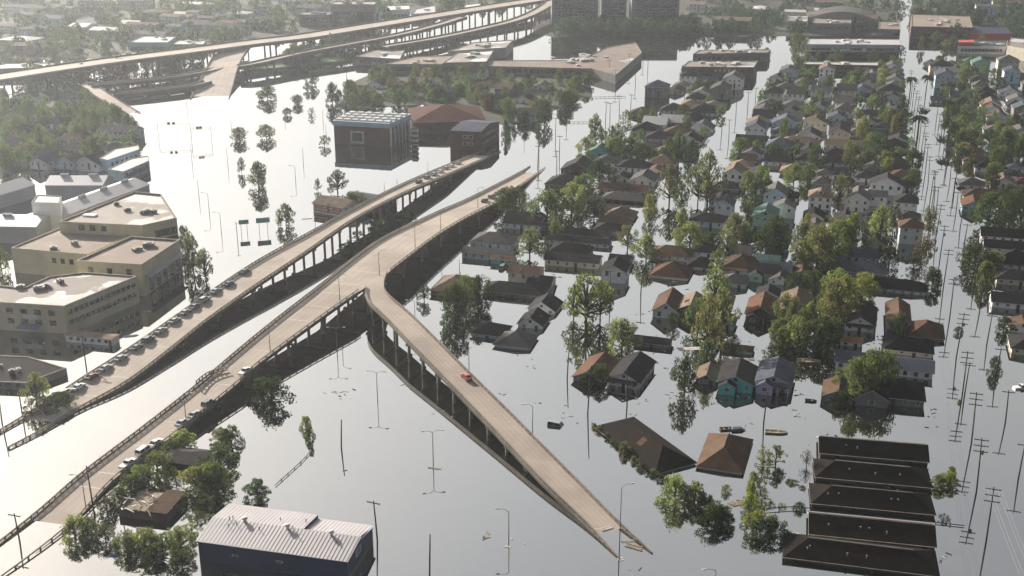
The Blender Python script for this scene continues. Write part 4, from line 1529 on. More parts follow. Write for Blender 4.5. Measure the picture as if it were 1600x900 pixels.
def tall(desc, x0, x1, yb, dep, z, wall, rows, cols, w_, h_, seed, roof='flat_gravel'):
    a_, b_ = P(x0, yb), P(x1, yb)
    bk = Vector((0, dep, 0))
    pts = [Vector((q.x, q.y, z)) for q in (a_, b_, b_ + bk, a_ + bk)]
    t, lo = block('tall_building', desc, 'building', None, z, wall, roof, .6, [(0, rows, cols, w_, h_, 5, (z - 7) / max(rows, 1)), (1, rows, max(2, cols // 3), w_, h_, 5, (z - 7) / max(rows, 1))], world_pts=pts)
    roof_boxes(t, lo, z, 4, seed, (3, 6))


tall('dark brown tall block rising past the top edge', 862, 934, 42, 25, 29, 'wall_grey', 8, 12, 2.2, 1.6, 21)
tall('broad grey-green tall slab rising past the top edge', 986, 1060, 44, 22, 29, 'wall_grey', 8, 12, 2.4, 1.6, 22)
tall('narrow dark slab between the two tall blocks', 940, 978, 40, 18, 24, 'wall_grey', 6, 6, 2.4, 1.6, 23)
tall('pale hospital-like block with vertical window bays above the viaduct', 518, 586, 38, 25, 18, 'wall_grey', 1, 13, 2.4, 10, 24, 'flat_pale')
tall('low grey podium beside the pale hospital-like block', 468, 516, 42, 20, 11, 'wall_grey', 2, 9, 2.4, 1.8, 25, 'flat_pale')
flat('wide pale shed roof beyond the far viaduct', [(200, 66), (262, 66), (275, 57), (225, 56)], 8, 'wall_blue', 'roof_white', [(0, 1, 9, 2.5, 2.5, 3, 3)], 3, 31)
flat('thin pale shed roof between viaduct and trees', [(268, 69), (318, 69), (322, 63), (280, 62)], 6, 'wall_grey', 'roof_white', [], 2, 32)
flat('long white-roofed shed near the photograph edge, beyond the viaduct', [(-30, 108), (92, 104), (104, 98), (10, 99)], 6, 'wall_grey', 'roof_white', [], 3, 33)
flat('small tan shed beside the far viaduct bend', [(183, 88), (212, 88), (214, 81), (190, 81)], 6, 'wall_grey', 'flat_pale', [], 1, 34)
flat('grey works hall behind the hospital-like block', [(600, 16), (640, 14), (640, 8), (604, 9)], 9, 'wall_white', 'roof_white', [(0, 1, 6, 2.5, 2.5, 3, 3)], 2, 35)
flat('long white roof standing by the highway far up', [(642, 22), (680, 19), (680, 8), (650, 14)], 6, 'wall_white', 'roof_white', [], 2, 36)

# ------------------------------------------------------------------ blue metal warehouse in front
def blue_warehouse():
    A, B, C = P(309, 845, 5.0), P(542, 877, 5.0), P(591, 818, 5.0)
    u = (B - A)
    Lx = u.length
    u.normalize()
    n = Vector((-u.y, u.x, 0))
    D = (C - B).dot(n)
    t = thing('metal_warehouse', 'dark blue metal warehouse with pale ribbed roof in the near water', 'warehouse', A, math.atan2(u.y, u.x), own=True)
    t.location.z = 0
    PLACED.append((A.x + 15, A.y + 15, 22))
    e, r, st = 5.0, 1.1, .9
    xs = Lx * .62                                   # the lower back part starts here
    wb = MB()
    h = D / 2
    wb.add([(0, 0, -1), (Lx, 0, -1), (Lx, D, -1), (0, D, -1), (0, 0, e), (Lx, 0, e), (Lx, h, e + r), (Lx, D, e - st), (xs, D, e - st), (xs, D, e), (0, D, e), (0, h, e + r), (xs, D, -1)],
           [(0, 1, 5, 4), (1, 2, 7, 6, 5), (2, 12, 8, 7), (12, 3, 10, 9), (3, 0, 4, 11, 10)])
    wb.build('wall', 'wall_navy', t)
    sb = MB()
    sb.box(Lx - .02, Lx + .04, .1, D - .1, -1, .9)
    sb.build('wall_base', 'concrete', t)
    rb = MB()
    ov = .35

    def sheet(x0, x1, ya, za, yb, zb, nrib):
        rb.add([(x0, ya, za), (x1, ya, za), (x1, yb, zb), (x0, yb, zb), (x0, ya, za - .12), (x1, ya, za - .12), (x1, yb, zb - .12), (x0, yb, zb - .12)],
               [(0, 1, 2, 3), (7, 6, 5, 4), (0, 4, 5, 1), (1, 5, 6, 2), (2, 6, 7, 3), (3, 7, 4, 0)])
        for i in range(nrib):
            x = x0 + (x1 - x0) * (i + .5) / nrib
            ribs.append(((x, ya, za), (x, yb, zb)))
    ribs = []
    k = r / h
    sheet(-ov, Lx + ov, -ov, e + .12 - ov * k, h, e + r + .12, 40)
    sheet(-ov, xs, D + ov, e + .12 - ov * k, h, e + r + .121, 25)
    k2 = (r + st - .55) / h
    sheet(xs + .01, Lx + ov, D + ov, e - st + .12 - ov * k2, h + .02, e + r - .45, 15)
    rf = rb.build('roof', 'metal_roof_pale', t)
    rib_me = MB()
    for a, b in ribs:
        rib_me.bar((a[0], a[1], a[2] + .03), (b[0], b[1], b[2] + .03), .09, .08)
    kind(rib_me.build('roof_rib', 'metal_roof_pale', rf), 'stuff')
    MB().add([(xs, h, e + r), (xs, D + ov, e), (xs, D + ov, e - st), (xs, h, e + r - .6)], [(0, 1, 2, 3)]).build('step_wall', 'wall_navy', t)
    for x, y in ((Lx * .22, h * .98), (Lx * .52, h * .93), (Lx * .82, h * .9)):
        z = e + r * (1 - abs(y - h) / h) + .1
        v = MB()
        v.tube([(0, 0, 0), (0, 0, .55)], .35, 10)
        v.tube([(0, 0, .55), (0, 0, .7), (0, 0, 1.05), (0, 0, 1.2)], [.42, .62, .62, .3], 12)
        link('turbine_vent', v.mesh('turbine_vent', 'trim', True), rf, (x, y, z))
    for i in range(11):
        x, y = Lx * rnd.uniform(.08, .9), h * rnd.uniform(.6, 1.5)
        z = e + r * (1 - abs(y - h) / h) + .1
        v = MB().tube([(0, 0, 0), (0, 0, .55), (0, 0, .56), (0, 0, .75)], [.09, .09, .16, .13], 7)
        link('vent_pipe', v.mesh('vent_pipe', 'lamp_metal'), rf, (x, y, z))
    put_window(t, Lx, D * .42, 3.4, 2.6, 1.5, math.pi / 2, True, False)
    for f in (.25, .55):
        put_window(t, Lx * f, 0, 2.6, 1.2, .5, 0, True, False, 'wall_light')


blue_warehouse()

# ------------------------------------------------------------------ five dark roofed rows
for i, (fl, fr, dp, kk, rfm, ds) in enumerate((
        ((1282, 707), (1450, 721), 8.5, 'S', 'roof_umber', 'farthest of five long black-roofed apartment rows under water to the eaves'),
        ((1275, 744), (1455, 761), 9, 'K', 'roof_umber', 'second of five black apartment rows counted from the big dark house'),
        ((1269, 785), (1460, 803), 9, 'K', 'roof_umber', 'middle one of five long black-roofed apartment rows'),
        ((1266, 833), (1461, 853), 9, 'S', 'roof_umber', 'black apartment row with thin ridge coloured as sunlit orange, fourth of five'),
        ((1226, 869), (1466, 899), 9.5, 'K', 'roof_umber', 'nearest and longest of five black apartment rows, bottom edge'))):
    a, b = P(*fl, 1.0), P(*fr, 1.0)
    t = gable_block('apartment_row', ds, 'apartment block', a, b, dp, 1.1, 2.3, 'wall_dark', rfm, group='five dark apartment rows', kind_=kk, ov=.4)
    L_ = (b - a).length
    gut = MB().bar((-L_ / 2 - .4, -dp / 2 - .48, 0.88), (L_ / 2 + .4, -dp / 2 - .48, 0.88), .14, .14)
    gut.build('gutter', 'concrete', t)
    rl = MB().bar((-L_ / 2 + (0 if kk == 'S' else dp / 2), 0, 3.44), (L_ / 2 - (0 if kk == 'S' else dp / 2), 0, 3.44), .5, .14)
    rl.build('ridge_cap', 'roof_rust' if i == 3 else 'roof_grey', t)  # the fourth ridge's orange sunlit line is put into its colour
    for j in range(4):
        put_window(t, -L_ / 2 + L_ * (j + .3 + .4 * rnd.random()) / 4, -dp / 2, .45, 1.0, .6, 0, False, True)
    for j in range(5):
        v = MB().tube([(0, 0, 0), (0, 0, .5), (0, 0, .55), (0, 0, .7)], [.13, .13, .22, .18], 7)
        link('vent_pipe', v.mesh('vent_pipe', 'concrete'), t, (L_ * rnd.uniform(-.4, .4), -dp * rnd.uniform(.05, .35), 1.9))
# ------------------------------------------------------------------ houses one can make out: px, py, width, depth, eave, form, roof, wall, pitch, options, own description
H_ = house
DR = 'drowned'
# nearest houses
dd_ = P(962, 664) - P(1046, 727)
H_(1006, 697, 11.5, dd_.length + 3, 0.9, 'H', 'umber', 'white', .55, rz=math.atan2(-dd_.x, dd_.y), opts='j', desc='dark brown hip roof of a drowned house beside the shrub line', own=True)
H_(1133, 711, 10.5, 18, 1.0, 'H', 'brown', 'white', .6, opts='', desc='rust and dark hip roof of a lone drowned house', own=True)
H_(931, 583, 8.5, 15, 1.6, 'G', 'rust', 'grey', .5, rz=GRID - .12, desc='rust-roofed gabled house with bushes at its flooded front', own=True)
H_(987, 588, 9, 16, 2.4, 'G', 'charcoal', 'white', .5, rz=GRID - .12, opts='p', desc='white-fronted gabled cottage with dark roof and porch', own=True)
H_(1106, 591, 5.5, 9, 1.6, 'G', 'tan', 'grey', .6, desc='small tan-roofed outbuilding beside the turquoise cottage', own=True)
H_(1152, 598, 9.5, 13, 2.9, 'G', 'charcoal', 'teal', .45, opts='g', desc='turquoise cottage with charcoal roof and front bay', own=True)
H_(1211, 597, 9.5, 14, 3.0, 'G', 'slate', 'lavender', .45, opts='pg', desc='lavender cottage with slate-blue roof and front porch', own=True)
H_(1020, 538, 11, 5, 1.6, 'S', 'charcoal', 'grey', .4, desc='long dark shed behind the white-fronted cottage', own=True)
H_(1152, 548, 9, 4.5, 1.2, 'S', 'rust', 'mint', .35, desc='low rust and green shed behind the turquoise cottage', own=True)
H_(1045, 485, 8.5, 15, 2.6, 'G', 'brown', 'white', .7, desc='steep brown-roofed gabled house standing alone by the water', own=True)
H_(1082, 488, 9, 12, 3.0, 'G', 'tan', 'grey', .5, desc='grey-walled house beside the steep brown-roofed one', own=True)
H_(1127, 468, 7.5, 15, 2.2, 'G', 'tan', 'grey', .5)
H_(1190, 490, 9, 15, 2.6, 'G', 'rust', 'dark', .6, opts='pg', desc='dark house with stepped rust-orange gables', own=True)
H_(1243, 483, 10, 17, 2.4, 'G', 'tan', 'blue', .5, desc='tan-roofed house with pale blue side wall among trees', own=True)
H_(1344, 503, 9, 17, 2.5, 'G', 'charcoal', 'white', .55, desc='black gabled house with white front by the dark hedge', own=True, opts='p')
H_(1402, 500, 7, 18, 2.6, 'G', 'brown', 'lavender', .6, desc='narrow brown-roofed house with a lavender front corner', own=True)
H_(1446, 521, 10, 12, 1.4, 'H', 'rust', 'grey', .6, desc='rust-brown hip-roofed house next to the tall utility poles', own=True)
H_(1329, 537, 6, 4, 1.6, 'S', 'rust', 'white', .4, desc='tiny orange-roofed shed behind the long slate roof', own=True)
H_(1418, 546, 14, 10, 1.8, 'K', 'black', 'cream', .5, desc='wide black-roofed house behind the long slate roof', own=True)
H_(1380, 575, 27, 9, 2.4, 'S', 'slate', 'white', .38, desc='long slate-blue roof over a white windowed wall', own=True, opts='n')
H_(1385, 618, 19, 12, 2.6, 'K', 'black', 'grey', .5, opts='g', desc='big dark house overgrown by two trees beside the street', own=True)
H_(1310, 618, 8, 10, 2.0, 'G', 'brown', 'grey', .5, desc='low brown house joined to the overgrown dark house', own=True)
# around the junction of the ramp
H_(773, 385, 16, 12, 3.2, 'K', 'grey', 'blue', .45, desc='grey hip-roofed house nearest the central overpass, pale blue walls', own=True)
H_(764, 402, 19, 7, 2.4, 'S', 'grey', 'blue', .35, desc='low pale blue annexe with grey roof in front of the hip-roofed house', own=True)
H_(787, 411, 9, 4, 2.2, 'S', 'rust', 'teal', .3, desc='small turquoise lean-to with an orange roof by the low annexe', own=True)
H_(821, 352, 15, 12, 3.2, 'S', 'charcoal', 'white', .55)
H_(822, 440, 11, 8, 4.6, 'S', 'brown', 'cream', .4, desc='cream two storey house with two small front windows', own=True, opts='n')
H_(846, 446, 8, 10, 2.6, 'S', 'brown', 'cream', .4)
H_(712, 452, 13, 15, 2.0, 'H', 'tan', 'grey', .5, desc='tan hip roof behind the trees beside the ramp', own=True)
H_(806, 458, 21, 9, 1.8, 'K', 'charcoal', 'grey', .5)
H_(852, 482, 9, 9, 2.2, 'G', 'charcoal', 'white', .6)
H_(834, 505, 8, 9, 2.2, 'G', 'charcoal', 'white', .6)
H_(806, 535, 11, 10, 1.2, 'H', 'grey', 'grey', .5)
H_(768, 520, 10, 9, 1.4, 'K', 'charcoal', 'blue', .5)
H_(896, 412, 20, 8, 2.4, 'S', 'charcoal', 'cream', .45, desc='long charcoal roof over cream walls facing the cross street', own=True)
H_(893, 395, 15, 9, 2.6, 'K', 'black', 'grey', .5)
H_(906, 380, 24, 7, 2.4, 'S', 'black', 'white', .35)
H_(910, 368, 22, 8, 2.2, 'K', 'brown', 'grey', .4)
H_(952, 362, 11, 9, 2.6, 'K', 'charcoal', 'white', .5)
H_(961, 349, 13, 8, 2.2, 'K', 'brown', 'grey', .5)
H_(971, 338, 12, 9, 2.2, 'H', 'tan', 'grey', .5)
H_(956, 331, 14, 8, 2.4, 'S', 'grey', 'white', .4)
H_(979, 312, 20, 9, 2.2, 'K', 'grey', 'dark', .45)
H_(976, 298, 22, 9, 2.2, 'S', 'brown', 'dark', .45)
H_(1007, 285, 11, 12, 3.2, 'G', 'tan', 'white', .5)
H_(992, 265, 15, 11, 3.2, 'K', 'charcoal', 'white', .55)
H_(950, 257, 13, 10, 3.0, 'H', 'tan', 'white', .45)
H_(936, 246, 12, 11, 3.4, 'G', 'green', 'teal', .5, desc='turquoise gabled house standing at the avenue edge', own=True)
H_(1036, 258, 13, 13, 3.2, 'H', 'tan', 'cream', .5)
H_(1038, 243, 10, 9, 3.0, 'G', 'grey', 'white', .5)
H_(905, 265, 15, 14, 2.4, 'G', 'charcoal', 'dark', .5)
H_(884, 288, 16, 14, 2.4, 'H', 'charcoal', 'grey', .5)
H_(1050, 400, 15, 10, 1.8, 'K', 'brown', 'dark', .5)
H_(1050, 428, 13, 12, 2.0, 'H', 'rust', 'dark', .55)
H_(1157, 419, 11, 14, 3.0, 'H', 'brown', 'white', .55, opts='p')
H_(1193, 432, 10, 9, 2.8, 'S', 'charcoal', 'mint', .5, opts='g', desc='mint house with small twin front gables', own=True)
H_(1198, 412, 9, 9, 2.6, 'S', 'green', 'mint', .4)
H_(1147, 284, 9.5, 12, 5.2, 'G', 'tan', 'white', .65, desc='tall white gabled house among trees by the middle street', own=True)
H_(1126, 318, 9, 11, 2.8, 'G', 'charcoal', 'white', .5)
H_(1106, 350, 14, 10, 3.4, 'K', 'brown', 'blue', .45)
H_(1135, 296, 12, 9, 2.6, 'K', 'charcoal', 'grey', .5)
H_(1196, 348, 9.5, 12, 4.6, 'G', 'green', 'mint', .5)
# middle block: the tall white houses
H_(1211, 318, 9.5, 12, 5.6, 'G', 'grey', 'blue', .65, opts='', desc='tall pale blue gabled house, first of the tall row', own=True)
H_(1281, 322, 9.5, 10, 5.6, 'H', 'tan', 'white', .6, opts='d', desc='tall white house with hip roof and dormer', own=True)
H_(1338, 325, 10, 12, 5.4, 'G', 'grey', 'white', .65, desc='tall white house with plain front gable in the tall row', own=True)
H_(1384, 300, 14, 10, 4.6, 'G', 'charcoal', 'white', .5, desc='wide white gabled house behind the tall row', own=True)
H_(1414, 331, 9, 10, 5.6, 'H', 'charcoal', 'white', .55, desc='tall white house with dark hip roof next to the street', own=True)
H_(1421, 377, 8.5, 8.5, 7.0, 'H', 'brown', 'white', .6, desc='narrow white tower-like house with brown hip roof', own=True, opts='n')
for a_ in ((1302, 256, 16, 10, 2.8, 'K', 'brown', 'white'), (1305, 276, 11, 8, 2.8, 'S', 'charcoal', 'white'), (1353, 281, 11, 9, 2.8, 'K', 'brown', 'white'), (1408, 280, 12, 11, 2.8, 'H', 'rust', 'grey'),
           (1398, 258, 12, 9, 2.8, 'K', 'brown', 'white'), (1237, 270, 10, 10, 2.6, 'H', 'tan', 'cream'), (1350, 254, 9, 9, 2.8, 'G', 'grey', 'blue'), (1262, 252, 12, 9, 2.6, 'K', 'brown', 'grey'),
           (1215, 256, 13, 9, 3.0, 'S', 'charcoal', 'white'), (1338, 402, 15, 8, 2.4, 'S', 'slate', 'dark'), (1342, 424, 18, 9, 2.2, 'S', 'slate', 'grey'), (1382, 449, 27, 9, 2.2, 'K', 'black', 'white'),
           (1214, 424, 10, 8, 2.6, 'S', 'slate', 'blue'), (1219, 440, 8, 7, 2.4, 'G', 'grey', 'white'), (1253, 428, 6, 8, 2.0, 'G', 'rust', 'dark'), (1160, 262, 10, 9, 2.6, 'H', 'tan', 'grey'),
           (1175, 245, 10, 9, 3.0, 'G', 'grey', 'blue'), (1185, 275, 9, 10, 3.0, 'G', 'brown', 'white')):
    H_(*a_)
# across the pole-lined street
for a_ in ((1514, 240, 13, 12, 2.6, 'H', 'rust', 'grey'), (1524, 254, 12, 10, 2.6, 'H', 'brown', 'white'), (1546, 266, 14, 9, 3.2, 'K', 'black', 'white'), (1517, 290, 11, 9, 2.2, 'H', 'tan', 'dark'),
           (1566, 289, 11, 10, 2.8, 'G', 'tan', 'white'), (1553, 310, 26, 10, 2.4, 'K', 'brown', 'dark'), (1519, 326, 9, 11, 3.4, 'G', 'rust', 'blue'), (1572, 372, 19, 9, 2.6, 'S', 'black', 'grey'),
           (1580, 391, 20, 8, 2.6, 'S', 'black', 'white'), (1584, 414, 18, 10, 2.6, 'H', 'brown', 'dark'), (1592, 440, 16, 9, 3.0, 'K', 'charcoal', 'cream'), (1580, 476, 13, 8, 3.0, 'S', 'charcoal', 'white'),
           (1596, 514, 8, 7, 2.4, 'G', 'rust', 'white'), (1602, 545, 9, 11, 3.0, 'H', 'charcoal', 'cream'), (1596, 290, 8, 8, 2.6, 'H', 'red', 'white')):
    H_(*a_)
# further back, still to be told apart
for a_ in ((1126, 152, 12, 15, 6.5, 'G', 'grey', 'grey'), (1146, 136, 12, 18, 7, 'G', 'tan', 'grey'), (1027, 150, 14, 12, 7, 'H', 'slate', 'grey'), (1232, 123, 12, 13, 6, 'G', 'grey', 'blue'),
           (1291, 124, 10, 14, 8, 'G', 'tan', 'grey'), (1258, 138, 13, 12, 4, 'H', 'grey', 'white'), (1283, 150, 12, 10, 4, 'S', 'slate', 'grey'), (1228, 146, 14, 12, 4, 'H', 'grey', 'grey'),
           (1202, 168, 14, 11, 3, 'H', 'grey', 'white'), (1228, 196, 15, 11, 3.2, 'G', 'slate', 'blue'), (1308, 187, 10, 10, 3, 'G', 'slate', 'blue'), (1346, 145, 11, 12, 3.4, 'G', 'slate', 'blue'),
           (1390, 145, 16, 13, 3, 'H', 'charcoal', 'cream'), (1392, 160, 16, 9, 3.4, 'G', 'charcoal', 'white'), (1389, 176, 13, 9, 3, 'G', 'grey', 'blue'), (1474, 135, 12, 14, 8.5, 'G', 'slate', 'blue'),
           (1481, 138, 9, 9, 3, 'H', 'brown', 'cream'), (1470, 159, 12, 8, 1.5, 'S', 'slate', 'white'), (1530, 112, 12, 14, 7, 'G', 'green', 'mint'), (1578, 128, 10, 12, 8, 'G', 'slate', 'blue'),
           (1470, 112, 16, 14, 5, 'H', 'brown', 'cream'), (1573, 108, 14, 12, 7, 'H', 'tan', 'cream'), (1588, 160, 11, 11, 3, 'G', 'grey', 'white'), (1553, 208, 11, 11, 3, 'H', 'grey', 'mint'),
           (1592, 212, 13, 11, 3, 'G', 'grey', 'white'), (1512, 216, 15, 11, 2.6, 'H', 'rust', 'grey'), (1395, 232, 15, 10, 2.8, 'H', 'brown', 'white'), (1350, 212, 16, 9, 3, 'K', 'tan', 'white'),
           (1386, 203, 15, 9, 2.6, 'K', 'charcoal', 'grey'), (1320, 230, 20, 9, 2.6, 'S', 'tan', 'white'), (1250, 225, 20, 10, 2.4, 'K', 'tan', 'white'), (1175, 222, 16, 9, 2.4, 'S', 'brown', 'white'),
           (1178, 232, 14, 9, 2.4, 'K', 'charcoal', 'grey'), (1025, 195, 13, 12, 2.6, 'S', 'white', 'grey'), (1055, 192, 15, 12, 2.6, 'S', 'white', 'grey'), (1100, 176, 18, 15, 2.4, 'H', 'brown', 'dark'),
           (1085, 190, 18, 12, 2.4, 'H', 'charcoal', 'grey'), (1060, 210, 16, 14, 2.2, 'H', 'brown', 'grey'), (1030, 218, 14, 12, 2.6, 'H', 'charcoal', 'white'), (1010, 205, 15, 12, 2.6, 'H', 'charcoal', 'grey'),
           (1005, 180, 15, 13, 2.6, 'K', 'brown', 'grey'), (1052, 174, 15, 12, 2.4, 'H', 'charcoal', 'white'), (1078, 222, 13, 12, 2.4, 'G', 'charcoal', 'white'), (1010, 235, 14, 10, 2.4, 'K', 'grey', 'grey')):
    H_(*a_, far=True)
# among the trees of the far bank
for a_ in ((55, 208, 11, 14, 4, 'G', 'grey', 'white'), (92, 200, 13, 12, 3.6, 'H', 'brown', 'white'), (190, 214, 22, 10, 4.5, 'S', 'grey', 'white'), (73, 262, 10, 11, 4, 'G', 'slate', 'white'),
           (112, 262, 11, 10, 4, 'G', 'brown', 'blue'), (147, 263, 14, 12, 4, 'G', 'brown', 'white'), (30, 232, 14, 12, 3, 'H', 'grey', 'grey'), (120, 222, 16, 10, 3, 'K', 'brown', 'grey')):
    H_(*a_, far=True)
# sheds by the first overpass
t = house(527, 330, 16, 12, 4.2, 'S', 'tan', 'white', .3, rz=R(-30), desc='stripped orange-boarded building beside the first overpass', own=True)
for i in range(3):
    bo = MB().box(-7.5, 7.5, -6.25, -6.06, .9 + i * 1.2, 1.5 + i * 1.2)
    bo.build('board', 'orange_paint', t)
house(578, 322, 18, 14, 3.4, 'S', 'slate', 'dark', .25, rz=R(-30), desc='slate-roofed shed half hidden behind the first overpass', own=True)

# collapsed shacks in the near bushes
def shack(px, py, W, L, e, desc, broken):
    p = P(px, py)
    t = thing('collapsed_shack', desc, 'shack', p, R(-12), own=True)
    wall_mb('H', W, L, e, 0).build('wall', 'wall_dark', t)
    if broken:
        MB().add([(W * .05, -L / 2, e), (W / 2, -L / 2, e), (W / 2, L / 2, e + .3), (W * .1, L / 2, e + .4)], [(0, 1, 2, 3)]).build('roof', 'roof_brown', t)
        MB().add([(-W / 2, -L / 2, e - .5), (W * .05, -L / 2, e - .3), (W * .1, L / 2, e - .3), (-W / 2, L / 2, e - .7)], [(0, 1, 2, 3)]).build('fallen_ceiling', 'debris_wood', t)
        for i in range(26):
            x, y = rnd.uniform(-W / 2, W * .15), rnd.uniform(-L / 2, L / 2)
            a = rnd.uniform(0, 6.28)
            ln = rnd.uniform(.9, 3.0)
            MB().bar((x, y, e - .25 + rnd.uniform(0, .4)), (x + math.cos(a) * ln, y + math.sin(a) * ln, e + rnd.uniform(-.3, .8)), .22, .1).build('beam', rnd.choice(['debris_wood', 'debris_pale', 'trim']), t)
    else:
        roof_mb('K', W, L, e, 1.1, .5).build('roof', ['roof_grey', 'trim'], t)
    return t


shack(240, 795, 12, 9.5, 2.2, 'roofless shack filled with broken boards among the near bushes', True)
shack(292, 722, 10, 7, 2.0, 'small grey-roofed shack hidden in bushes beside the overpass', False)

